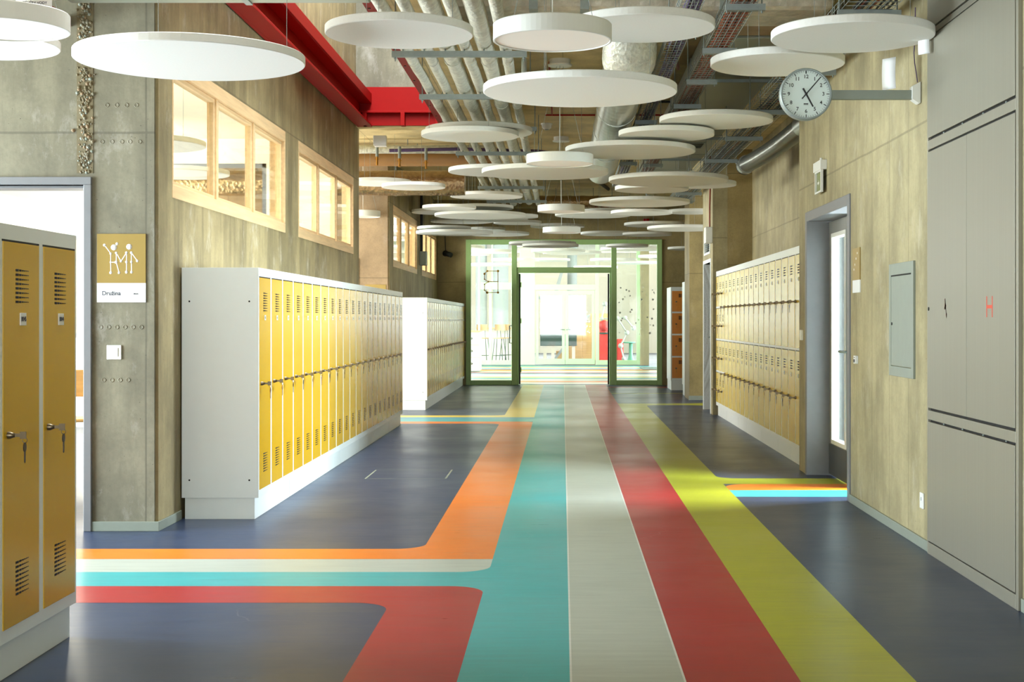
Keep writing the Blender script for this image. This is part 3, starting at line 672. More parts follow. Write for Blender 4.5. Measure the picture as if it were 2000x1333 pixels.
DISCS = [
 (152, 593, 122, LG, 'large white disc in the upper left, in front of the nearest clerestory window'),
 (-195, 110, 91, S, 'white disc cut by the left edge, just under the upper left drum lamp'),
 (636, 924, 69, S, 'white disc at the top in front of the red steel and silver pipes'),
 (1116, 1396, 57, S, 'white disc at the top, partly behind the nearest central drum lamp'),
 (1507, 1822, 75, MD, 'large white disc in the upper right above the wall clock arm'),
 (1388, 1648, 128, S, 'white disc touching the top of the wall clock'),
 (944, 1322, 182, LG, 'large white disc in the upper centre below the nearest central drum lamp'),
 (831, 1040, 260, MD, 'upper of two nearly stacked white discs below the red frame'),
 (823, 1013, 267, MD, 'lower of two nearly stacked white discs below the red frame'),
 (1288, 1509, 239, MD, 'white disc to the lower left of the wall clock'),
 (1208, 1395, 266, MD, 'white disc overlapped by the one lower left of the wall clock'),
 (1104, 1358, 298, LG, 'wide white disc right behind the second central drum lamp'),
 (941, 1188, 340, LG, 'wide white disc directly under the second central drum lamp'),
 (876, 1054, 337, MD, 'white disc left of and behind the second central drum lamp'),
 (1189, 1422, 355, LG, 'wide white disc in front of the cable tray bend on the right'),
 (1302, 1438, 363, S, 'white disc sticking out to the right behind the wide one near the right niche'),
 (1201, 1345, 372, S, 'white disc just under the wide one near the right niche'),
 (677, 803, 359, LG, 'white disc cut off by the end of the left window wall'),
 (746, 870, 367, LG, 'white disc in front of the far left pillar below the foil duct'),
 (880, 1021, 385, MD, 'white disc below the ends of the silver pipes'),
 (876, 1003, 408, MD, 'white disc second below the ends of the silver pipes'),
 (804, 922, 416, MD, 'white disc with its left rim in front of the far clerestory windows'),
 (849, 1027, 423, LG+.2, 'widest disc in the far left cluster'),
 (825, 930, 408, LG, 'white disc peeping out above the far left cluster'),
 (841, 965, 434, LG, 'shaded yellowish disc below the widest one of the far left cluster'),
 (815, 920, 448, MD, 'white disc lying just above the lowest left disc of the far cluster'),
 (813, 963, 457, LG+.2, 'lowest left disc of the far cluster, level with the top of the green screen'),
 (928, 1031, 431, MD, 'thin white disc under the right part of the widest far left one'),
 (964, 1058, 437, MD, 'thin white disc between the far left cluster and the centre'),
 (965, 1051, 425, MD, 'white disc peeping out right of the widest far left one'),
 (905, 987, 450, S, 'small white disc right of the two lowest left discs'),
 (908, 1034, 459, LG, 'white disc touching the left part of the green screen top'),
 (1036, 1142, 444, MD, 'white disc right above the farthest central drum lamp'),
 (1084, 1232, 422, LG, 'white disc under the third central drum lamp, reaching right'),
 (1128, 1262, 416.5, LG, 'white disc between the third drum lamp and the far right cluster'),
 (1193, 1313, 418, MD, 'white disc in front of the pair right of the third drum lamp'),
 (1151, 1347, 398, LG+.1, 'wide white disc just below the cable tray bend'),
 (1303, 1400, 416, S, 'white disc half hidden behind the service door pier, upper one'),
 (1219, 1345, 441, LG-.1, 'white disc behind the lower disc beside the far right pier'),
 (1264, 1408, 448.5, LG, 'white disc passing behind the far right pier, lower one'),
 (1134, 1240, 458.5, MD, 'white disc above the right mullion of the green screen'),
 (1216, 1312, 460, S+.1, 'white disc above the right corner of the green screen'),
 (994, 1125, 478, LG, 'white disc hanging in front of the transom of the green screen'),
 (1020, 1130, 482, MD, 'white disc mostly covered by the one in front of the transom'),
 (1183, 1266, 482.5, S, 'small disc in front of the right mullion of the green screen'),
 (1304, 1395, 487.5, S+.1, 'white disc low beside the far right pier, above the orange lockers'),
]
LAMPS = []
LAMPS.append((963, 1195, 81, 'nearest central drum lamp, at the top of the hall'))
LAMPS.append((1028, 1159, 321, 'second central drum lamp, in the middle of the discs'))
LAMPS.append((1050, 1142, 414.5, 'third central drum lamp, in front of the far discs'))
LAMPS.append((1060, 1134, 455, 'farthest central drum lamp, just above the green screen'))
LAMPS.append((-112, 131, 59, 'drum lamp cut by the upper left corner'))
LAMPS.append((675, 743, 424, 'drum lamp half hidden by the end of the left window wall'))
LP = [settle(l, r_, y, .6, .085) for l, r_, y, _ in LAMPS]; DP = [settle(*d[:4], .044) for d in DISCS]
for p_, d in zip(LP, LAMPS): lamp(p_[0], p_[1], p_[2], d[3], p_[3])
for p_, d in zip(DP, DISCS): disc(*p_, d[4])
# discs in the hall behind the screen
hall = [(-3.6, 31.5, 3.05, .8), (-2.3, 31.2, 2.85, 1.2), (-1.0, 30.9, 2.98, 1.0), (-.1, 31.8, 2.8, 1.2), (.8, 30.8, 3.0, 1.2), (1.75, 31.6, 2.84, 1.2), (2.6, 32.6, 3.0, 1.2), (-1.7, 33.3, 2.86, 1.2), (-.6, 33.9, 3.0, 1.2), (.5, 33.4, 2.84, .8), (1.5, 34.0, 2.95, 1.2), (2.7, 35, 2.8, 1.2),
        (-2.4, 35.4, 2.9, 1.2), (-1.2, 36.2, 2.78, 1.2), (.1, 36.0, 2.95, 1.2), (1.3, 36.6, 2.8, 1.2), (2.6, 38, 2.95, 1.2), (-1.9, 38.5, 2.75, 1.2), (-.4, 38.9, 2.9, 1.2), (.9, 39.0, 2.7, 1.2), (2.0, 39.6, 2.85, 1.2)]
hl = ['{} white disc from the glazed screen in the bright hall, {} side'.format(ORD[i//2 if i//2 < 16 else 15], 'left' if h[0] < 0 else 'right') for i, h in enumerate(hall)]
for i, (x, y, z, D) in enumerate(hall):
    side = 'left' if x < -.7 else 'right' if x > .9 else 'middle'
    n = sum(1 for h in hall[:i] if ('left' if h[0] < -.7 else 'right' if h[0] > .9 else 'middle') == side)
    t = thing('acoustic_disc', 'white disc behind the glass of the screen, {} one back on the {}'.format(ORD[n], side), 'acoustic disc', (x, y, z), 0, 'white discs in the bright hall behind the screen')
    m = MB(); m.disc((0, 0, 0), D/2, .06, 'felt', 48); m.build('panel', t)
    for k in range(3): a = k*2.094; wire(t, .36*D*math.cos(a), .36*D*math.sin(a), .05, 3.9-z, .002)
# discs in the classrooms
for i, (x, y, z) in enumerate(((-4.2, 10.2, 2.95), (-5.2, 11.9, 3.05), (-4.0, 13.6, 2.95), (-5.6, 14.8, 3.1), (-4.4, 16.3, 2.95), (-6.6, 12.9, 3.1), (-4.3, 22.3, 2.9), (-5.4, 24.6, 3.0), (-4.2, 26.6, 2.9))):
    t = thing('acoustic_disc', ('white disc behind the glass of the near clerestory windows, %s one back' % ORD[i]) if i < 6 else ('white disc behind the glass of the far clerestory windows, %s one back' % ORD[i-6]), 'acoustic disc', (x, y, z), 0, 'white discs in the classrooms')
    m = MB(); m.disc((0, 0, 0), .6, .05, 'felt', 48); m.build('panel', t)
    for k in range(3): a = k*2.094; wire(t, .4*math.cos(a), .4*math.sin(a), .045, 3.5-z, .002)

# ------------------------------------------------------------------ ceiling services
# insulated pipes on trapeze hangers
for i, (x, rad) in enumerate(((-1.135, .042), (-.985, .040), (-.835, .064), (-.70, .042), (-.56, .064), (-.415, .042))):
    m = MB(); pts = []; n = 44; rr = random.Random(i); zc = 3.225+rad
    for k in range(n+1):
        yy = 6.0+(23.8-6.0+.25*(i % 3))*k/n; pts.append((x+rr.uniform(-.004, .004), yy, zc+rr.uniform(-.003, .003)))
    m.tube(pts, [rad*(1+rr.uniform(-.05, .05)) for _ in pts], 'foil', 14)
    o = tag(m.build('insulated_pipe'), 'silver foil insulated pipe, %s from the left in the bundle of six' % ORD[i], 'pipe', 'insulated pipes along the ceiling')
    sl = MB()
    for yy in (8.6, 10.9, 13.1, 15.3, 17.4, 19.5, 21.7): sl.tube([(x, yy-.03, zc), (x, yy+.03, zc)], rad*1.08, 'foil', 14)
    sl.build('joint_tape', o)
for i, yy in enumerate((8.05, 10.2, 12.15, 14.2, 16.3, 18.4, 20.5, 22.9)):
    t = thing('pipe_hanger', 'galvanised trapeze hanger under the pipes, %s from the front' % ORD[i], 'hanger', (0, yy, 3.19), 0, 'trapeze hangers under the pipes')
    m = MB(); m.box((-1.215, -.0205, -.02), (-.255, .0205, .021), 'steel'); m.box((-1.2152, -.014, -.014), (-1.2148, .014, .014), 'black'); m.build('channel', t, .002)
    for x in (-1.19, -.275): 
        m = MB(); m.tube([(x, 0, -.05), (x, 0, CEIL-3.19+(.9 if x < VX1 else 0))], .005, 'steel', 8); m.lathe((x, 0, -.034), [(.011, 0), (.011, .012)], 'steel', 6); m.build('threaded_rod', t)
    for x in (-1.135, -.985, -.835, -.70, -.56, -.415): m = MB(); m.tube([(x, 0, .02), (x, 0, .05)], .006, 'steel', 6); m.build('pipe_stud', t)
# big spiral duct
m = MB(); pts = []; rs = []
for k in range(121):
    yy = 10.30+7.6*k/120; pts.append((.475, yy, 3.17)); rs.append(.172+(.0035 if k % 3 == 0 else 0))
t = thing('spiral_duct', 'big round spiral air duct running along the ceiling, right of the pipes', 'duct', (0, 0, 0))
m.tube(pts, rs, 'spiral', 32, False); m.build('duct_body', t)
m = MB()
for yy in (11.2, 12.6, 14.0, 15.4, 16.8): m.tube([(.475, yy-.03, 3.17), (.475, yy+.03, 3.17)], .179, 'spiral', 32)
m.build('coupling', t)
m = MB(); n = 14
m.tube([(.475, 10.31, 3.17)]+[(.475, 10.29-.22*math.sin(a), 3.17+.22*(1-math.cos(a))) for a in [PI/2*k/n for k in range(1, n+1)]]+[(.475, 10.07, 3.425)], [.185]+[.188+.006*(-1)**k for k in range(n)]+[.19], 'foil', 28, False); m.build('foil_elbow', t)
# transverse ducts
m = MB(); m.box((-.8, 9.75, 3.42), (1.86, 10.405, 3.625), 'foil_brown'); o = m.build('foil_duct', bevel=.06); tag(o, 'broad foil wrapped duct crossing the top of the picture above the discs', 'duct')
for x in (-.2, .15, 1.1): sm = MB(); sm.box((x-.03, 9.745, 3.415), (x+.03, 10.41, 3.62), 'steel'); sm.build('duct_tape', o)
m = MB(); m.box((.9, 10.42, 3.44), (1.95, 10.8, CEIL-.003), 'conc_warm'); tag(m.build('insulation_board', bevel=.02), 'tan board along the back of the broad foil duct', 'board')
m = MB(); m.box((-2.95, 8.2, 3.20), (-1.15, 8.6, 3.42), 'zinc'); o = tag(m.build('sheet_duct', bevel=.01), 'grey sheet duct along the top edge in the upper left', 'duct')
fl_ = MB(); fl_.box((-1.9, 8.19, 3.19), (-1.86, 8.61, 3.41), 'steel'); fl_.build('flange', o)
m = MB(); m.tube([(-2.96, 8.42, 3.29), (-4.6, 8.42, 3.29)], .11, 'foil', 24); o = tag(m.build('foil_pipe'), 'foil wrapped pipe at the upper left edge above the pillar', 'pipe')
t = thing('bracket', 'perforated brown steel bracket beside the rough concrete strip', 'bracket', (-3.05, 8.805, 3.10))
m = MB(); m.box((-.02, -.5, 0), (.03, 0, .06), 'pipe_red'); m.box((.0299, -.48, .012), (.0306, -.44, .02), 'black')
for k in range(9): m.box((.0299, -.48+.05*k, .024), (.0308, -.455+.05*k, .034), 'black')
m.build('channel', t, .003)
m = MB(); m.tube([(.005, -.42, .06), (.005, -.42, .5)], .005, 'steel', 8); m.build('threaded_rod', t)
# rectangular duct on the right
t = thing('rectangular_duct', 'wide rectangular grey duct along the right side of the ceiling', 'duct', (0, 0, 0))
m = MB()
for k in range(6):
    y0 = 10.85+1.9*k; m.box((1.14, y0, 3.43), (1.83, y0+1.885, CEIL-.004), 'zinc')
m.build('duct_body', t, .006)
for k in range(1, 6): m = MB(); m.box((1.13, 10.85+1.9*k-.02, 3.42), (1.84, 10.85+1.9*k+.02, CEIL-.004), 'zinc'); m.build('flange', t, .003)
m = MB(); m.box((1.45, 17.2, 3.422), (1.72, 17.75, 3.43), 'steel')
for k in range(7): m.box((1.47, 17.26+.068*k, 3.4195), (1.70, 17.29+.068*k, 3.423), 'black')
m.build('grille', t)
for i, yy in enumerate((12.6, 14.6, 16.6, 18.8)):
    h_ = thing('duct_hanger', 'strut under the rectangular duct, %s from the front' % ORD[i], 'hanger', (0, yy, 3.385), 0, 'struts under the rectangular duct')
    m = MB(); m.box((1.08, -.02, 0), (1.93, .02, .03), 'steel'); m.build('channel', h_, .002)
    for x in (1.1, 1.9): m = MB(); m.tube([(x, 0, -.03), (x, 0, .245)], .005, 'steel', 8); m.build('threaded_rod', h_)
# foil ducts of the far cross passage
for i, (yy, zz, rad, mat, lab, xa, xb) in enumerate(((19.4, 3.15, .17, 'foil_round', 'big foil wrapped duct crossing into the far left passage', -6, -1.32), (18.95, 3.42, .09, 'brown', 'brownish pipe above the big foil duct in the far left passage', -6, -.9), (25.3, 3.38, .11, 'foil_round', 'foil wrapped duct crossing the hall near the green screen', -.45, 1.2), (18.5, 3.5, .055, 'foil', 'thin foil pipe close to the ceiling in the far left passage', -6, -1.0))):
    m = MB(); m.tube([(xa+(xb-xa)*k/20, yy, zz) for k in range(21)], [rad*(1+.03*math.sin(k*2.1)) for k in range(21)], mat, 20); o = tag(m.build('cross_duct'), lab, 'duct')
    for q in range(4): m = MB(); xx = xa+(xb-xa)*(.2+.2*q); m.tube([(xx, yy, zz-rad*1.04), (xx, yy, CEIL)], .006, 'steel', 6); m.build('hanger_rod', o)
# wire mesh cable trays
def cable_tray(name, label, xc, w_, z, y0, y1, cables, hang, step=.1, side=.055, rods=True):
    t = thing(name, label, 'cable tray', (0, 0, 0)); rr = random.Random(int(xc*100))
    m = MB(); n = int((y1-y0)/step)
    for k in range(n+1):
        yy = y0+k*step; m.tube([(xc-w_/2, yy, z+side), (xc-w_/2, yy, z), (xc+w_/2, yy, z), (xc+w_/2, yy, z+side)], .0026, 'steel', 4, False)
    for x, zz in [(xc-w_/2, z+side), (xc+w_/2, z+side), (xc-w_/2, z+side/2), (xc+w_/2, z+side/2)]+[(xc-w_/2+w_*q/4, z-.003) for q in range(5)]: m.tube([(x, y0, zz), (x, y1, zz)], .0026, 'steel', 4, False)
    m.build('wire_mesh', t)
    for q, (mat, cnt) in enumerate(cables):
        c = MB()
        for k in range(cnt):
            x = xc-w_/2+.012+(w_-.024)*rr.random(); pts = []
            for j in range(25): pts.append((min(max(x+rr.uniform(-.012, .012), xc-w_/2+.006), xc+w_/2-.006), y0+(y1-y0)*j/24, z+.010+.016*rr.random()+.008*q))
            c.tube(pts, .0065, mat, 5, False)
        o = c.build('cables', t); o['kind'] = 'stuff'
    for yy in hang:
        c = MB(); c.box((xc-w_/2-.02, yy-.02, z-.045), (xc+w_/2+.05, yy+.02, z-.006), 'steel'); 
        for x in (xc-w_/2-.01, xc+w_/2+.03): c.tube([(x, yy, z-.06), (x, yy, 3.417 if (1.1 < x < 1.87 and yy > 10.7) or (x < 1.9 and 9.7 < yy < 10.45) else CEIL-.002)], .005, 'steel', 6)
        c.build('bracket', t)
    return t
cable_tray('cable_tray', 'narrow wire cable tray full of purple cables, left of the brown one', .775, .135, 3.2, 7.4, 20.5, [('purple', 9), ('cable_black', 3)], (9.4, 13.6, 17.2), .09)
cable_tray('cable_tray', 'wire cable tray full of reddish brown cables beside the rectangular duct', 1.08, .17, 3.2, 7.4, 21.5, [('cable_red', 12), ('cable_black', 3)], (8.6, 10.0, 11.3, 12.6, 14.4, 17.4), .09)
cable_tray('cable_tray', 'wide wire cable tray along the right wall with a few dark cables', 1.78, .30, 3.12, 6.4, 21.8, [('cable_black', 10), ('cable_red', 2), ('yellow', 1)], (8.4, 10.4, 12.4, 14.2, 16.2, 18.4, 20.4), .1, .06)
m = MB(); tr = thing('cable_tray', 'curved wire cable tray crossing near the end of the right wall', 'cable tray')
for k in range(24):
    a = PI/2*k/23; cxr, cyr = 2.0, 23.4; p = lambda rad: (cxr-rad*math.sin(a)*0-rad*math.cos(a)*1.0, cyr-1.9+rad*math.sin(a)*.9)
    A, B = p(.25), p(.75); m.tube([(A[0], A[1], 3.2), (A[0], A[1], 3.1), (B[0], B[1], 3.1), (B[0], B[1], 3.2)], .004, 'steel', 4, False)
for rad in (.25, .375, .5, .625, .75): m.tube([(2.0-rad*math.cos(PI/2*k/23), 21.5+rad*.9*math.sin(PI/2*k/23), 3.1) for k in range(24)], .004, 'steel', 4, False)
m.build('wire_mesh', tr)
# flexible spiral duct over the locker niche
m = MB(); t = thing('flexible_duct', 'ribbed flexible air duct running over the right locker niche', 'duct')
pts = [(2.18-.10*k/150, 12.9+3.3*k/150, 3.06-.03*math.sin(k/150*PI)) for k in range(151)]
m.tube(pts, [.084+.010*(1 if k % 3 == 0 else 0) for k in range(151)], 'spiral', 20, False); m.build('duct_body', t)
m = MB(); m.tube([(2.08, 16.18, 3.06), (2.078, 16.3, 3.06)], .105, 'spiral', 24); m.tube([(2.078, 16.3, 3.06), (2.078, 16.36, 3.05)], .10, 'cable_black', 24); m.build('end_collar', t)
m = MB(); m.tube([(2.18, 12.95, 3.06), (2.185, 12.55, 3.06)], .11, 'spiral', 24); m.build('silencer', t)
# loose cables and conduits on the soffit
for pts, rad, mat, lab in (([(-.3+.5*k, 15.2+.02*math.sin(k*2), 3.612) for k in range(5)], .012, 'cable_black', 'black cable run across the ceiling right of the pipes'), ([(-.2+.55*k, 16.2, 3.615) for k in range(5)], .009, 'redsteel', 'thin red cable across the ceiling right of the pipes'),
        ([(-.12, 12.9, 3.62), (-.12, 16.2, 3.62)], .008, 'redsteel', 'thin red cable running along the ceiling to the first lamp canopy'), ([(-2.2, 18.2, 3.45), (-1.3, 18.2, 3.47), (-.3, 18.2, 3.44), (.1, 18.3, 3.4), (.18, 18.35, 3.28)], .022, 'purple', 'bundle of purple cables sagging across the ceiling'),
        ([(1.0, 11.6, 3.6), (1.0, 16, 3.6)], .016, 'pipe_red', 'brown pipe along the ceiling behind the cable trays'), ([(1.05, 13, 3.58), (.86, 11.6, 3.6)], .016, 'pipe_red', 'slanting brown pipe between the cable trays'),
        ([(.2, 21, 3.6), (.5, 23.2, 3.595), (.8, 25.1, 3.59)], .03, 'cable_black', 'black rubber cable slanting towards the green screen')):
    m = MB(); m.tube(pts, rad, mat, 8); tag(m.build('cable'), lab, 'cable')
for i, (x, y, z) in enumerate(((-2.33, 18.0, 3.3), (-2.05, 18.02, 3.28), (-1.72, 18.05, 3.26))):
    t = thing('hanging_valve', 'brass valve stub hanging below the pipes of the far left passage, %s from the left' % ORD[i], 'valve', (x, y, z), 0, 'valve stubs under the far left pipes')
    m = MB(); m.tube([(0, 0, .2), (0, 0, .05)], .02, 'steel', 10); m.build('pipe_stub', t); m = MB(); m.tube([(0, 0, .05), (0, 0, -.06)], .014, 'brass', 10); m.tube([(-.03, 0, .02), (.03, 0, .02)], .008, 'brass', 8); m.build('valve_body', t)
t = thing('hanging_valve', 'shut-off valve with a black lever at the end of the right insulated pipe', 'valve', (-.29, 10.75, 3.06)); m = MB(); m.tube([(0, 0, .2), (0, 0, -.1)], .02, 'spiral', 12); m.build('valve_body', t); m = MB(); m.tube([(0, -.02, 0), (.05, -.06, .005)], .012, 'cable_black', 8); m.build('lever', t)
# red steel frame round the void
t = thing('steel_framework', 'red painted steel frame lining the opening in the ceiling', 'steel frame', (0, 0, 0))
m = MB(); x = VX0
a, b_ = VY0+.006, VY1-.006; m.box((x, a, 3.62), (x+.03, b_, 4.1), 'redsteel'); m.box((x+.03, a, 3.62), (x+.18, b_, 3.645), 'redsteel'); m.box((x+.03, a, 3.9), (x+.16, b_, 3.93), 'redsteel'); m.box((x+.16, a, 3.9), (x+.175, b_, 4.02), 'redsteel'); m.build('side_beam', t, .004)
m = MB(); m.box((VX1-.022, VY0+.006, 3.615), (VX1-.002, VY1-.006, 4.1), 'redsteel'); m.box((VX1-.06, VY0, 3.605), (VX1+.10, VY1, 3.627), 'redsteel')
for k in range(14): m.lathe((VX1-.03, VY0+.4+.8*k, 3.60), [(.012, 0), (.012, .01)], 'cable_black', 8)
m.build('side_beam', t, .004)
m = MB(); m.box((VX0+.03, VY1-.022, 3.80), (VX1-.022, VY1-.002, 4.1), 'redsteel'); m.box((VX0+.03, VY1-.14, 3.775), (VX1-.02, VY1, 3.80), 'redsteel'); m.box((VX0+.03, VY1-.06, 3.63), (VX1-.02, VY1-.04, 3.775), 'redsteel')
for x in (VX0+.08, (VX0+VX1)/2, VX1-.12): m.box((x, VY1-.16, 3.62), (x+.05, VY1-.02, 3.775), 'redsteel')
m.build('cross_beam', t, .003)
t = thing('steel_stair', 'grating stair tread seen up through the red framed void', 'stair', (-1.75, 11.3, 4.6))
m = MB()
for k in range(16): m.box((-.25, -.3+.05*k, 0), (.3, -.292+.05*k, .03), 'steel')
m.box((-.26, -.3, -.02), (-.25, .5, .06), 'steel'); m.box((.3, -.3, -.02), (.31, .5, .06), 'steel'); m.build('grating', t)
m = MB(); m.box((.33, -.6, -.35), (.37, .7, .1), 'zinc'); m.build('stringer', t)
# ceiling devices
t = thing('junction_box', 'grey junction box under the ceiling behind the red frame', 'junction box', (-2.16, 17.6, 3.44)); m = MB(); m.box((-.16, -.05, 0), (.0, .05, .12), 'plastic'); m.build('box', t, .006); m = MB(); m.box((-.15, -.06, -.012), (.0, .06, 0), 'plastic'); m.build('lid', t, .003)
t = thing('smoke_detector', 'white smoke detector on the ceiling behind the second drum lamp', 'detector', (-.19, 17.0, CEIL-.07)); m = MB(); m.lathe((0, 0, 0), [(.03, 0), (.055, .015), (.06, .05), (.07, .055), (.07, .07)], 'plastic', 28); m.build('body', t); m = MB(); m.lathe((0, 0, -.008), [(.0001, 0), (.026, 0), (.026, .01)], 'steel', 16); m.build('sensor', t)

# ------------------------------------------------------------------ signs and wall fittings
def sign(label, x, y, z, rz, figure=True, words=True):
    """ochre and white door sign .30 x .42; front faces local -y, origin at its top left"""
    t = thing('door_sign', label, 'sign', (x, y, z), rz)
    m = MB(); m.box((0, -.008, -.302), (.3, 0, 0), 'sign_yellow'); m.build('ochre_panel', t, .001)
    m = MB(); m.box((0, -.008, -.421), (.3, 0, -.3021), 'paper'); m.build('white_panel', t, .001)
    return t
t = sign('ochre and white classroom sign with two dot-and-line children, on the concrete pillar', -2.86, YA, 1.828, 0)
k = .3/378
q = lambda u, v_: ((u-761)*k, -(v_-497)*k)
P = {n: q(u, v_) for n, u, v_ in (('hand', 820, 584), ('s1', 868, 650), ('s2', 911, 645), ('h1', 868, 717), ('h2', 911, 717), ('f1', 869, 798), ('f2', 933, 798), ('mid', 948, 709), ('s3', 990, 643), ('s4', 1028, 643), ('h3', 990, 715), ('h4', 1028, 715), ('f3', 990, 794), ('f4', 1029, 794), ('hand2', 1074, 707), ('bun', 917, 574), ('head', 893, 602), ('head2', 1011, 597))}
R_ = dict(hand=11, s1=9, s2=10, h1=8, h2=12, f1=11, f2=10, mid=9, s3=10, s4=10, h3=10, h4=9, f3=11, f4=10, hand2=10, bun=11, head=23, head2=22)
m = MB()
for n, p in P.items(): m.lathe((p[0], -.008, p[1]), [(R_[n]*k, 0), (R_[n]*k, .0008), (.0001, .0008)], 'paper', 24, 'y')
for a, b_ in (('hand', 's1'), ('s1', 'h1'), ('h1', 'f1'), ('h1', 'h2'), ('s2', 'h2'), ('h2', 'f2'), ('s2', 'mid'), ('mid', 's3'), ('s3', 'h3'), ('h3', 'f3'), ('s4', 'h4'), ('h4', 'f4'), ('s4', 'hand2'), ('head', 'bun')):
    A, B = Vector(P[a]), Vector(P[b_]); n_ = Vector((-(B-A).y, (B-A).x)).normalized()*.0026
    m.xzplate([tuple(A+n_), tuple(B+n_), tuple(B-n_), tuple(A-n_)], -.0087, -.0078, 'paper')
m.build('pictogram', t)
text('lettering', [('Družina', .031, -.366, .036, 'LEFT')], 'ink', t, .0003, (PI/2, 0, 0), (0, -.0085, 0)); text('lettering', [('B0.05', .225, -.369, .013, 'LEFT')], 'ink', t, .0003, (PI/2, 0, 0), (0, -.0085, 0))
sign('ochre sign on the warm-lit pillar, showing above the long left lockers', -2.835, YC, 1.805, 0)
t = sign('faint ochre and white sign on the right concrete wall beside the grey door', XR, 10.10, 1.80, -PI/2)
t.scale = (.8, 1, .74)
m = MB()
for u, v_ in ((.2, -.05), (.15, -.10), (.1, -.155), (.06, -.2)): m.lathe((u, -.008, v_), [(.012, 0), (.0001, .0006)], 'paper', 12, 'y')
m.build('pictogram', t)
t = thing('light_switch', 'white light switch on the concrete pillar below the sign', 'switch', (-2.755, YA, 1.10)); m = MB(); m.box((-.045, -.009, -.044), (.045, 0, .044), 'plastic'); m.build('frame', t, .003); m = MB(); m.box((-.026, -.013, -.026), (.026, -.008, .028), 'plastic'); m.build('rocker', t, .003)
# clock on a bracket
yc = 8.22; t = thing('wall_clock', 'round white clock on a long arm from the right wall, showing seven past five', 'clock', (1.392, yc, 2.592))
m = MB(); R = .148
m.lathe((0, .035, 0), [(R-.012, .066), (R-.004, .07), (R, .064), (R, 0), (R-.004, -.002), (.0001, -.002)], 'steel', 72, 'y', True, False); m.build('case', t)
m = MB(); m.lathe((0, .035, 0), [(R-.0115, .05), (R-.0115, .056), (.0001, .056)], 'dial', 72, 'y', False, False); m.build('dial', t)
m = MB()
for k in range(60):
    a = 2*PI*k/60; L = .017 if k % 5 == 0 else .009; wd = .0022 if k % 5 == 0 else .0007; r1 = R-.0145
    if k == 0: wd = .0036
    d = Vector((math.sin(a), math.cos(a))); n_ = Vector((d.y, -d.x))*wd; A, B = d*r1, d*(r1-L)
    m.xzplate([tuple(A+n_), tuple(B+n_), tuple(B-n_), tuple(A-n_)], -.0215, -.0208, 'cable_black')
m.build('minute_marks', t)
for k in range(1, 13): text('numeral', [(str(k), .099*math.sin(2*PI*k/12), .099*math.cos(2*PI*k/12), .029, 'CENTER')], 'cable_black', t, .0003, (PI/2, 0, 0), (0, -.0213, 0))
m = MB(); m.box((-.014, -.0216, -.060), (.012, -.0208, -.0535), 'cable_black'); m.box((-.015, -.0216, -.065), (.013, -.0209, -.0635), 'steel'); o = m.build('maker_mark', t)
for nm, ang, L, tail, wd, yo in (('hour_hand', 151.5, .083, .037, .0052, -.026), ('minute_hand', 40.8, .128, .037, .0036, -.029)):
    a = math.radians(ang); d = Vector((math.sin(a), math.cos(a))); n_ = Vector((d.y, -d.x)); A, B = d*L, -d*tail
    m = MB(); m.xzplate([tuple(A+n_*wd*.8), tuple(B+n_*wd), tuple(B-n_*wd), tuple(A-n_*wd*.8)], yo, yo+.0015, 'cable_black'); m.lathe((0, yo, 0), [(.007, -.004), (.007, .002), (.0001, .002)], 'cable_black', 16, 'y'); m.build(nm, t)
m = MB(); m.box((.146, -.015, -.029), (.63, .02, .024), 'trim'); m.build('arm', t, .002)
m = MB(); m.xzplate([(.655, .072), (.655, -.052), (.645, -.055), (.605, -.028), (.605, .045)], -.03, .035, 'plastic'); m.build('wall_mount', t, .004)
m = MB(); m.tube([(.642, 0, .07), (.636, 0, .12), (.626, 0, .18), (.622, 0, .24), (.628, 0, .32), (.63, 0, .5)], .003, 'purple', 6); m.build('supply_cable', t)
# emergency exit sign
t = thing('exit_sign', 'emergency exit sign hung from a white box above the grey right-hand door', 'exit sign', (XR, 11.28, 2.295))
m = MB(); m.box((-.052, -.16, .175), (0, .16, .25), 'plastic'); m.tube([(-.026, -.06, .25), (-.026, -.06, .272)], .012, 'plastic', 10); m.build('box', t, .003)
m = MB()
for q_ in ((-.15, -.135, 0, .175), (.105, .12, 0, .175), (-.135, .105, 0, .014), (-.135, .105, .16, .175)): m.box((-.047, q_[0], q_[2]), (-.027, q_[1], q_[3]), 'plastic')
m.box((-.03, -.135, .014), (-.026, .105, .16), 'exit'); m.build('frame', t, .001)
m = MB(); s_ = -.0305
def yz(pts): m.add([(s_, p[0], p[1]) for p in pts]+[(s_+.001, p[0], p[1]) for p in pts], [tuple(range(len(pts))), tuple(reversed(range(len(pts), 2*len(pts))))], 'plastic')
yz([(-.1, .03), (-.1, .14), (-.05, .14), (-.05, .03)]); yz([(.0, .085), (.035, .06), (.035, .076), (.085, .076), (.085, .094), (.035, .094), (.035, .11)]); m.build('pictogram', t)
t = thing('wall_cabinet', 'shallow grey green distribution box recessed in the right wall', 'wall box', (XR, 8.33, .955))
m = MB(); holed(m, 'x', -.014, 0, 0, .62, 0, .69, [(.05, .57, .06, .62)], 'trim'); m.build('frame', t, .002); m = MB(); m.box((-.012, .053, .063), (-.002, .567, .612), 'trim'); d = m.build('door', t, .002)
m = MB(); m.lathe((-.012, .54, .32), [(.009, 0), (.009, -.005), (.0001, -.005)], 'cable_black', 12, 'x'); m.build('lock', d)
m = MB(); m.box((-.0125, .053, .612), (-.002, .567, .6195), 'black'); m.build('gap', d)
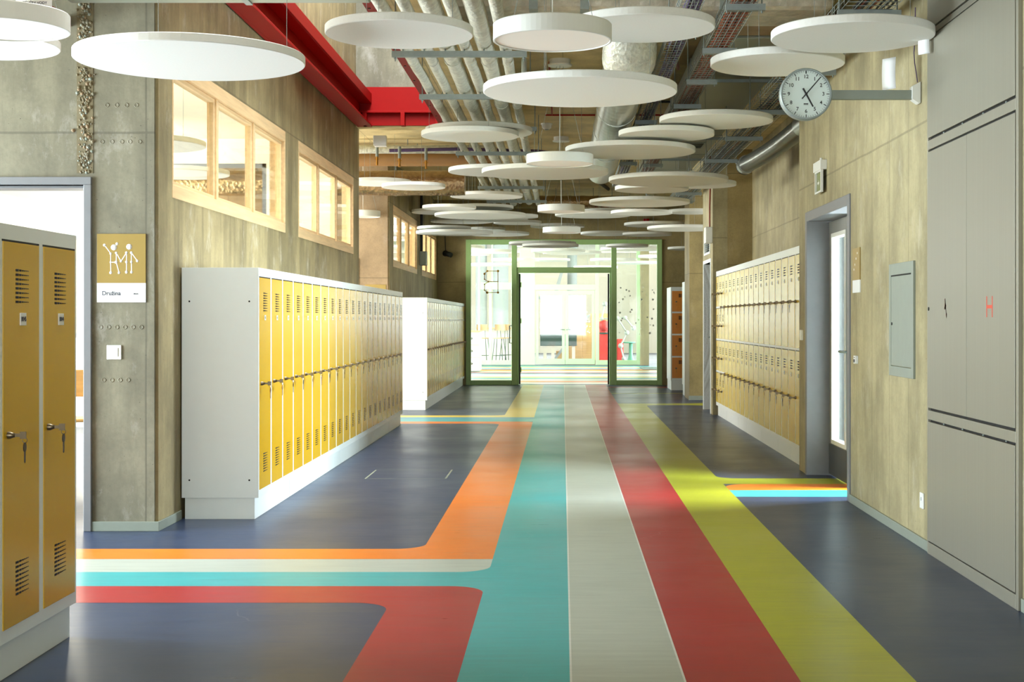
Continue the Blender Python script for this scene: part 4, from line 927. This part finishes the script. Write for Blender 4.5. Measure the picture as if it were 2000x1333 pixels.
t = thing('wall_socket', 'white double switch plate low on the right wall beside the steel cupboard', 'socket', (XR, 8.16, .27)); m = MB(); m.box((-.009, -.04, -.045), (0, .04, .045), 'plastic'); m.build('plate', t, .003); m = MB(); m.lathe((-.009, 0, .01), [(.02, .004), (.02, -.002), (.016, .002), (.0001, .002)], 'plastic', 20, 'x'); m.box((-.0115, -.004, .0), (-.0085, .004, .02), 'steel'); m.build('insert', t)
t = thing('key_switch', 'small white key switch on the right wall near the grey door', 'switch', (XR, 9.98, 1.02)); m = MB(); m.box((-.02, -.035, -.026), (0, .035, .030), 'plastic'); m.build('plate', t, .002); m = MB(); m.lathe((-.02, 0, -.006), [(.012, 0), (.012, -.004), (.0001, -.004)], 'cable_black', 12, 'x'); m.box((-.021, -.015, .014), (-.0195, .015, .02), 'cable_black'); m.build('insert', t)
t = thing('thermostat', 'small white thermostat between the right lockers and the grey door', 'thermostat', (XR, 12.25, 1.17)); m = MB(); m.box((-.02, -.04, -.045), (0, .04, .045), 'plastic'); m.build('body', t, .004)
t = thing('sounder', 'white siren box high on the wall above the service door', 'sounder', (XR, 19.7, 2.35)); m = MB(); m.box((-.10, -.12, 0), (0, .1, .22), 'plastic'); m.build('body', t, .01); m = MB(); m.tube([(-.03, .0, .22), (-.03, .0, .5), (-.02, .01, .8), (-.02, .01, 1.2)], .012, 'pipe_red', 8); m.build('conduit', t)
t = thing('fuse_box', 'grey box on a conduit between the far clerestory windows', 'junction box', (XL, 25.0, 2.25)); m = MB(); m.box((0, -.13, 0), (.12, .13, .24), 'trim'); m.build('box', t, .006); m = MB(); m.tube([(.03, 0, .24), (.03, 0, 1.38)], .022, 'cable_black', 8); m.build('conduit', t)
t = thing('security_camera', 'black security camera on the far left corner wall', 'camera', (-2.33, YG-.02, 2.62)); m = MB(); m.lathe((0, 0, 0), [(.06, 0), (.06, .03), (.03, .05), (.0001, .05)], 'cable_black', 20, 'y'); m.build('base', t); m = MB(); m.tube([(0, -.06, 0), (.12, -.16, -.04)], .05, 'cable_black', 16); m.build('housing', t); m = MB(); m.tube([(0, -.0, .04), (-.02, -.0, .5)], .008, 'cable_black', 6); m.build('cable', t)
m = MB(); m.box((1.6, YG-.08, 3.25), (1.72, YG, 3.31), 'redsteel'); tag(m.build('alarm_beacon', bevel=.01), 'tiny red alarm beacon on the wall above the green screen', 'alarm')
# hanging paper notes
def note(label, x, y, z, w_, h_, rz, words=None, curl=.02):
    t = thing('paper_note', label, 'note', (x, y, z), rz); m = MB(); n = 8; vs = []
    for i in range(n+1):
        for j in range(3): vs.append((w_*j/2, -curl*math.sin(PI*i/n)*(1 if j == 1 else .4), -h_*i/n))
    fs = [(i*3+j, (i+1)*3+j, (i+1)*3+j+1, i*3+j+1) for i in range(n) for j in range(2)]
    m.add(vs, fs, 'paper', True); o = m.build('sheet', t); sd = o.modifiers.new('thickness', 'SOLIDIFY'); sd.thickness = .0008
    if words: text('lettering', words, 'ink', t, .0003, (PI/2, 0, 0), (0, -.004, 0))
    return t
note('white sheet reading UZAVERY VODY hung in the upper left corner', -2.80, 7.34, 3.06, .185, .165, 0, [('UZÁVĚRY VODY', .092, -.137, .0185, 'CENTER')], .0)
note('white printed sheet hanging from the tray behind the clock arm', 1.84, 8.25, 2.80, .10, .18, -.95, None, .012)
note('small blank paper tag hanging beside the steel cupboard', 1.96, 7.9, 2.86, .075, .10, -.9, None, .008)

# ------------------------------------------------------------------ steel cupboard on the right
t = thing('steel_cupboard', 'tall brushed steel service cupboard with hydrant and electricity doors on the right wall', 'cupboard', (XR, 0, 0))
ya, yb = 6.39, 7.985
m = MB(); fx = -.02
holed(m, 'x', fx, .0, ya, yb, 0, 3.55, [(ya+.035, yb-.02, .066, .747), (ya+.035, yb-.02, .798, 2.243), (ya+.035, yb-.02, 2.295, 2.868), (ya+.035, yb-.02, 2.9, 3.5)], 'brushed'); m.box((-.004, ya+.02, .02), (.0, yb-.01, 3.52), 'black'); m.build('frame', t, .003)
def panel(y0, y1, z0, z1, nm):
    m = MB(); m.box((fx-.002, y0, z0), (-.006, y1, z1), 'brushed'); return m.build(nm, t, .002)
panel(ya+.043, yb-.026, .074, .735, 'lower_panel'); panel(ya+.043, yb-.026, 2.309, 2.86, 'upper_panel'); panel(ya+.043, yb-.026, 2.91, 3.49, 'upper_panel')
ymid = 2.035*F/(1890-CX)
d1 = panel(ya+.043, ymid-.003, .812, 2.231, 'door'); d2 = panel(ymid+.003, yb-.026, .812, 2.231, 'door')
d1['label'] = 'hydrant door marked H'; d2['label'] = 'electricity door marked with a lightning bolt'
m = MB(); yh = 2.035*F/(1935.5-CX); hw, hh, sw = .05, .05, .006; zc = 1.362
for a, b_ in ((-hw, -hw+sw*2), (hw-sw*2, hw)): m.box((fx-.0028, yh+a, zc-hh), (fx-.0015, yh+b_, zc+hh), 'redstick')
m.box((fx-.0028, yh-hw+sw*2, zc-.008), (fx-.0015, yh+hw-sw*2, zc+.008), 'redstick'); m.build('letter_h', d1)
m = MB(); yb_ = 2.035*F/(1849.5-CX); zc = 1.36; s_ = fx-.0026
bolt = [(.022, .05), (.010, .05), (.024, .004), (.004, .008), (-.018, -.05), (-.012, -.012), (.006, -.014)]
bolt = [(.020, .052), (.006, .052), (.024, -.006), (.004, -.002), (-.012, -.03), (-.004, -.032), (-.020, -.055), (-.024, -.024), (-.017, -.026), (.0, .012), (-.014, .01)]
m.add([(s_, yb_+p[0], zc+p[1]) for p in bolt], [tuple(reversed(range(len(bolt))))], 'redstick'); m.add([(s_, yb_+p[0], zc+p[1]) for p in bolt], [tuple(range(len(bolt)))], 'redstick'); m.build('lightning_mark', d2)
m = MB(); m.lathe((fx-.002, yb-.045, 1.36), [(.010, 0), (.010, -.004), (.0001, -.004)], 'cable_black', 12, 'x'); m.build('lock', d2)
m = MB()
for z in (.741, 2.302):
    for k in range(4): m.lathe((-.008, ya+.2+.36*k, z), [(.005, 0), (.005, -.006), (.0001, -.006)], 'steel', 8, 'x')
m.build('gap_screws', t)

# ------------------------------------------------------------------ bright hall behind the screen
YH = 41.4
hx_ = lambda px, Y=YH: (px-CX)*Y/F
hz_ = lambda py, Y=YH: H+(CY-py)*Y/F
w = MB(); w.box((-8, YG+.25, 3.9), (8, 60, 4.1), 'plaster'); struct('ceiling_hall', w, 'white ceiling of the bright hall behind the screen', 'ceiling')
w = MB(); w.box((hx_(1250), YH-.4, 0), (hx_(1266), YH+.3, 3.9), 'conc_right'); w.box((2.45, 36.5, 0), (8, 36.9, 3.9), 'conc_right'); struct('wall_hall', w, 'pale concrete walls on the right of the bright hall', 'wall')
w = MB(); w.box((-8, YG+.25, 0), (-7.8, 60, .6), 'plaster'); w.box((-8, 56, 0), (8, 56.2, 3.9), 'plaster'); struct('wall_hall_1', w, 'white outer wall of the bright hall', 'wall')
t = thing('door_6', 'mint green glazed partition with closed double doors at the back of the bright hall', 'glazed door', (0, YH, 0), kind='structure')
m = MB()
def fr(px0, px1, py0, py1, d=.05): m.box((hx_(px0), -d, hz_(py1)), (hx_(px1), d, hz_(py0)), 'mint')
fr(1015, 1045, 440, 713); fr(934, 938, 440, 713); fr(955, 961, 560, 713); fr(938, 1015, 440, 562, .03) if False else fr(938, 1015, 552, 566, .044); fr(938, 1015, 704, 713, .044)
fr(1163, 1170, 440, 713); fr(1243, 1250, 440, 713); fr(1170, 1243, 704, 713); fr(1045, 1163, 556, 567); fr(960, 963, 440, 552)
m.build('frame', t, .006)
for a, b_ in ((1046, 1103.6), (1104.4, 1162)):
    m = MB(); fr(a, a+6, 568, 712, .03); fr(b_-6, b_, 568, 712, .03); fr(a+6, b_-6, 568, 576, .03); fr(a+6, b_-6, 701, 712, .03); d = m.build('door_leaf', t, .004)
    g = MB(); g.box((hx_(a+6), -.004, hz_(701)), (hx_(b_-6), .004, hz_(576)), 'glass'); g = g.build('pane', d)
    st = MB(); rr = random.Random(int(a))
    for k in range(46): st.lathe((hx_(rr.uniform(a+8, b_-8)), -.006, hz_(min(652, max(610, rr.gauss(630, 13))))), [(rr.uniform(.010, .024), 0), (.010, .0015)], 'plastic', 12, 'y')
    st.build('dot_stickers', g)
    hd = MB(); xx = hx_(b_-2 if a < 1100 else a+2); sg = -1 if a < 1100 else 1; hd.tube([(xx, -.03, 1.02), (xx, -.08, 1.02), (xx+sg*.12, -.08, 1.02)], .012, 'steel', 8); hd.build('handle', d)
for a, b_, c, d_ in ((961, 1015, 566, 704), (938, 955, 566, 704), (1170, 1243, 440, 704), (1045, 1163, 440, 556)):
    g = MB(); g.box((hx_(a), -.004, hz_(d_)), (hx_(b_), .004, hz_(c)), 'glass'); g.build('pane', t)
m = MB(); m.box((hx_(1028), -.065, hz_(648.5)), (hx_(1034), -.05, hz_(642.5)), 'plastic'); m.build('switch_plate', t, .003)
# white cabinet behind the left sidelight
Yc = 35.4; t = thing('drawer_cabinet', 'white drawer cabinet with pale wooden edges behind the left pane of the screen', 'cabinet', (hx_(921, Yc), Yc, 0))
wc = hx_(936.5, Yc)-hx_(921, Yc)-.0; m = MB(); m.box((-.6, 0, .04), (wc, .9, 1.0), 'white'); m.build('body', t, .004); m = MB(); m.box((-.62, -.02, 1.0), (wc+.02, .92, 1.03), 'woodx'); m.build('worktop', t, .003)
for k in range(3):
    m = MB(); m.box((-.58, -.02, .08+.31*k), (wc-.01, 0, .36+.31*k), 'white'); m.box((-.58, -.022, .36+.31*k), (wc-.01, 0, .372+.31*k), 'woodx'); d = m.build('drawer', t, .003); m = MB(); m.lathe(((wc-.3)/2+.05, -.02, .22+.31*k), [(.03, 0), (.03, .02), (.0001, .02)], 'trim', 16, 'y'); m.build('knob', d)
# bar stools behind the partition
def stool(label, px, Y, rz):
    t = thing('bar_stool', label, 'stool', (hx_(px, Y), Y, 0), rz, 'bar stools behind the mint partition')
    m = MB(); m.lathe((0, 0, .74), [(.0001, 0), (.19, 0), (.2, .012), (.19, .028), (.0001, .028)], 'woodx', 32); m.build('seat', t)
    m = MB(); pts = [(.19*math.cos(a), .19*math.sin(a)) for a in [math.radians(30+120*k/10) for k in range(11)]]; n = len(pts)
    vs = [(p[0]*s, p[1]*s, z) for s in (1, 1.06) for z in (.98, 1.16) for p in pts]
    fs = [(i, i+1, n+i+1, n+i) for i in range(n-1)]+[(2*n+i+1, 2*n+i, 3*n+i, 3*n+i+1) for i in range(n-1)]+[(n+i, n+i+1, 3*n+i+1, 3*n+i) for i in range(n-1)]+[(i+1, i, 2*n+i, 2*n+i+1) for i in range(n-1)]
    m.add(vs, fs, 'woodx'); m.build('backrest', t)
    for k in range(4):
        a = PI/4+k*PI/2; m = MB(); m.tube([(.15*math.cos(a), .15*math.sin(a), .74), (.24*math.cos(a), .24*math.sin(a), 0)], .013, 'chair_green', 8); m.build('leg', t)
    m = MB()
    for k in range(4):
        a, b_ = PI/4+k*PI/2, PI/4+(k+1)*PI/2; m.tube([(.212*math.cos(a), .212*math.sin(a), .24), (.212*math.cos(b_), .212*math.sin(b_), .24)], .009, 'chair_green', 8)
    for x in (-.12, .12): m.tube([(x, .15, .75), (x, .18, 1.05)], .010, 'chair_green', 8)
    m.build('foot_rail', t)
stool('bar stool with wooden back behind the left pane, leftmost of the three', 944, 42.6, .4); stool('bar stool with wooden back in the middle behind the mint partition', 975, 42.5, -.3); stool('bar stool with wooden back nearest the edge of the open green door', 990, 43.2, .6)
m = MB(); m.box((hx_(930, 44), 44, 1.02), (hx_(1010, 44), 44.5, 1.06), 'woodx'); o = tag(m.build('counter'), 'pale counter behind the bar stools', 'counter'); lg = MB(); lg.box((hx_(930, 44), 44.4, 0), (hx_(1010, 44), 44.45, 1.02), 'plaster'); lg.build('front_panel', o)
for i, (pa, pb, Y) in enumerate(((929, 951, 46), (963, 993, 46), (1108, 1127, 49))):
    m = MB(); X = (hx_(pa, Y)+hx_(pb, Y))/2; R = (hx_(pb, Y)-hx_(pa, Y))/2; m.lathe((X, Y, 0), [(R, 0), (R, 3.9)], 'grey_col', 40); o = struct('wall_column_%d' % (i+1), m, 'pale grey round column, %s' % ['leftmost behind the left pane', 'second behind the left pane', 'behind the closed mint doors'][i], 'column')
# wooden stairs and dark box behind the mint doors
t = thing('wooden_stair', 'orange wooden stair block behind the mint double doors', 'stair', (hx_(1086, 46), 46, 0))
m = MB()
for k in range(5): m.box((.28*k, 0, 0), (.28*(k+1) if k < 4 else 1.9, 1.2, .30*(k+1)), 'woodx')
m.build('steps', t, .01); m = MB(); m.add([(-.12, -.02, 0), (-.02, -.02, 0), (1.1, -.02, 1.45), (1.0, -.02, 1.45), (-.12, .02, 0), (-.02, .02, 0), (1.1, .02, 1.45), (1.0, .02, 1.45)], [(0,1,2,3),(7,6,5,4),(0,3,7,4),(1,5,6,2),(3,2,6,7)], 'grey_col'); m.build('stringer', t)
t = thing('reception_desk', 'dark teal desk front behind the mint double doors', 'desk', (hx_(1055, 45), 45, .0)); m = MB(); m.box((0, 0, .48), (1.15, .5, .84), 'chair_green'); m.build('desk_front', t, .01)
for x in (.1, .35, 1.0): m = MB(); m.box((x, .1, 0), (x+.1, .2, .48), 'plaster'); m.build('leg', t)
m = MB(); m.box((hx_(1050, 48), 48, 2.0), (hx_(1090, 48), 48.3, 2.08), 'grey_col'); m.add([(hx_(1078, 48), 47.98, 2.0), (hx_(1086, 48), 47.98, 2.0), (hx_(1100, 48), 47.98, 2.9), (hx_(1094, 48), 47.98, 2.9), (hx_(1078, 48), 48.3, 2.0), (hx_(1086, 48), 48.3, 2.0), (hx_(1100, 48), 48.3, 2.9), (hx_(1094, 48), 48.3, 2.9)], [(0,1,2,3),(7,6,5,4),(0,3,7,4),(1,5,6,2)], 'grey_col'); tag(m.build('stair_edge'), 'grey bent edge of an upper stair behind the mint doors', 'stair')
# red play tower and teal pedestal, molecule sculpture
t = thing('play_tower', 'red play tower behind the right part of the mint partition', 'play tower', (hx_(1171, 44), 44, 0)); m = MB(); m.box((0, 0, 0), (.30, .4, 1.25), 'red_soft'); m.build('tower_panel', t, .02); m = MB(); m.lathe((.14, -.02, 1.12), [(.17, 0), (.17, .03), (.0001, .03)], 'red_soft', 28, 'y'); m.build('round_panel', t); m = MB(); m.box((0, -.03, .86), (.30, -.0, .91), 'chair_green'); m.build('rail', t)
m = MB(); m.box((hx_(1205, 44.6), 44.6, 0), (hx_(1218, 44.6), 45, .7), 'red_soft'); tag(m.build('play_block', bevel=.03), 'red play block behind the white molecule sculpture', 'play block')
Yt = 41.0; t = thing('pedestal_stool', 'teal pedestal stool with a flared foot behind the right pane', 'stool', (hx_(1232, 43), 43, 0)); m = MB(); m.lathe((0, 0, 0), [(.0001, 0), (.17, 0), (.16, .03), (.09, .12), (.06, .25), (.055, .6), (.0001, .6)], 'stool_teal', 32); m.build('pedestal', t); m = MB(); m.lathe((-.08, 0, .6), [(.0001, 0), (.21, 0), (.22, .02), (.2, .04), (.0001, .04)], 'stool_teal', 32); m.build('seat', t)
t = thing('molecule_sculpture', 'white ball-and-stick molecule sculpture behind the right mullion of the screen', 'sculpture', (0, 42.2, 0)); J = {n: (hx_(u, 42.2), 0, hz_(v_, 42.2)) for n, u, v_ in (('a', 1181, 594), ('b', 1175, 623), ('c', 1190, 623), ('d', 1206, 622), ('e', 1221, 621), ('f', 1237, 641), ('g', 1224, 650), ('h', 1212, 676), ('i', 1218, 701))}
m = MB()
for n in J: 
    R = .075 if n in 'afgh' else .06; m.lathe((J[n][0], J[n][1], J[n][2]), [(R*math.sin(PI*k/8)+.0001, -R*math.cos(PI*k/8)) for k in range(9)], 'plastic', 16)
m.build('ball', t); m = MB()
for a, b_ in ('ab', 'bc', 'cd', 'dg', 'ef', 'gh', 'hi', 'de'): m.tube([J[a], J[b_]], .022, 'plastic', 8)
m.tube([J['i'], (J['i'][0], 0, .0)], .04, 'plastic', 8); m.build('rod', t)
m = MB(); m.box((hx_(1252, 38.2), 36.9+.3, 0), (3.2, 39.2, .012), 'matt'); tag(m.build('door_mat'), 'grey door mat on the bright hall floor behind the right pane', 'mat')
# classroom furniture glimpsed through the left doorway
t = thing('school_table', 'pale wooden school table glimpsed through the bright left doorway', 'table', (-4.65, 13.5, 0)); m = MB(); m.box((-.6, -.35, .70), (.6, .35, .73), 'woodx'); m.build('tabletop', t, .004)
for x in (-.52, .52):
    for y in (-.28, .28): m = MB(); m.tube([(x, y, 0), (x, y, .70)], .022, 'wood', 10); m.build('leg', t)
t = thing('school_chair', 'pale wooden school chair glimpsed through the bright left doorway', 'chair', (-4.12, 12.5, 0), .4); m = MB(); m.box((-.2, -.2, .42), (.2, .2, .45), 'woodx'); m.build('seat', t, .01); m = MB(); m.box((-.2, .18, .62), (.2, .2, .86), 'woodx'); m.build('backrest', t, .01)
for x in (-.17, .17):
    for y in (-.17, .17): m = MB(); m.tube([(x*1.1, y*1.1, 0), (x, y, .43 if y < 0 else .7)], .015, 'wood', 8); m.build('leg', t)

# ------------------------------------------------------------------ light
def area(name, loc, rot, sx, sy, power, col=(1, 1, 1), spread=PI):
    l = bpy.data.lights.new(name, 'AREA'); l.shape = 'RECTANGLE'; l.size = sx; l.size_y = sy; l.energy = power; l.color = col; l.spread = spread
    o = bpy.data.objects.new(name, l); C.objects.link(o); o.location = loc; o.rotation_euler = rot; return o
E = math.radians
day = (.90, .965, 1); cool = (.80, .92, 1)
PX, NX = (0, E(-90), 0), (0, E(90), 0)     # aims +x / -x   (area lights shine along local -z)
area('daylight_left_entrance', (-6.0, 7.25, 1.5), PX, 2.5, 2.6, 310, cool, E(120))
area('rear_fill', (-.2, -4.3, 1.6), (E(90), 0, 0), 3.2, 2.5, 290, day)  # unseen fill lamp added behind the camera to brighten the hall
area('skylight_over_void', (-1.6, 11.0, 7.1), (0, 0, 0), 1.6, 9, 1000, day)
area('daylight_left_passage', (-6.0, 19.05, 1.6), PX, 2.4, 2.6, 300, (1, .96, .9))
area('daylight_right_door', (4.6, 10.9, 1.5), NX, 1.8, 1.6, 1050, cool)
area('right_passage_fill', (4.5, 22.1, 1.5), NX, 2.0, 1.6, 60, day)  # added fill lamp in front of the closed end of the passage
area('daylight_classroom', (-8.9, 13.2, 2.1), PX, 2.4, 7.6, 1500, day)
area('daylight_classroom_far', (-8.9, 24.6, 2.1), PX, 2.4, 7.0, 1800, day)
area('daylight_hall_left', (-7.5, 36, 2.0), PX, 2.6, 12, 1700, day)
area('daylight_hall_right', (7.5, 42, 2.0), NX, 2.6, 8, 1300, day)
area('daylight_hall_back', (0, 55.8, 2.2), (E(-90), 0, 0), 14, 3, 400, day)
wd = bpy.data.worlds.new('overcast_daylight'); bpy.context.scene.world = wd; wd.use_nodes = True
bg = wd.node_tree.nodes['Background']; bg.inputs[0].default_value = (.95, .98, 1, 1); bg.inputs[1].default_value = 2.0

# ------------------------------------------------------------------ camera
cam = bpy.data.cameras.new('camera'); co = bpy.data.objects.new('camera', cam); C.objects.link(co)
co.location = (0, 0, H); co.rotation_euler = (E(90), 0, 0); cam.sensor_width = 36; cam.sensor_fit = 'HORIZONTAL'; cam.lens = F*36/2000
cam.shift_x = (1000-CX)/2000; cam.shift_y = -(666.5-CY)/2000; cam.clip_end = 200
sc = bpy.context.scene; sc.camera = co
sc.view_settings.view_transform = 'Standard'; sc.view_settings.look = 'None'; sc.view_settings.exposure = .14; sc.view_settings.gamma = 1; sc.view_settings.use_curve_mapping = False
sc.cycles.use_denoising = True; sc.cycles.max_bounces = 10; sc.cycles.diffuse_bounces = 6; sc.cycles.transparent_max_bounces = 24
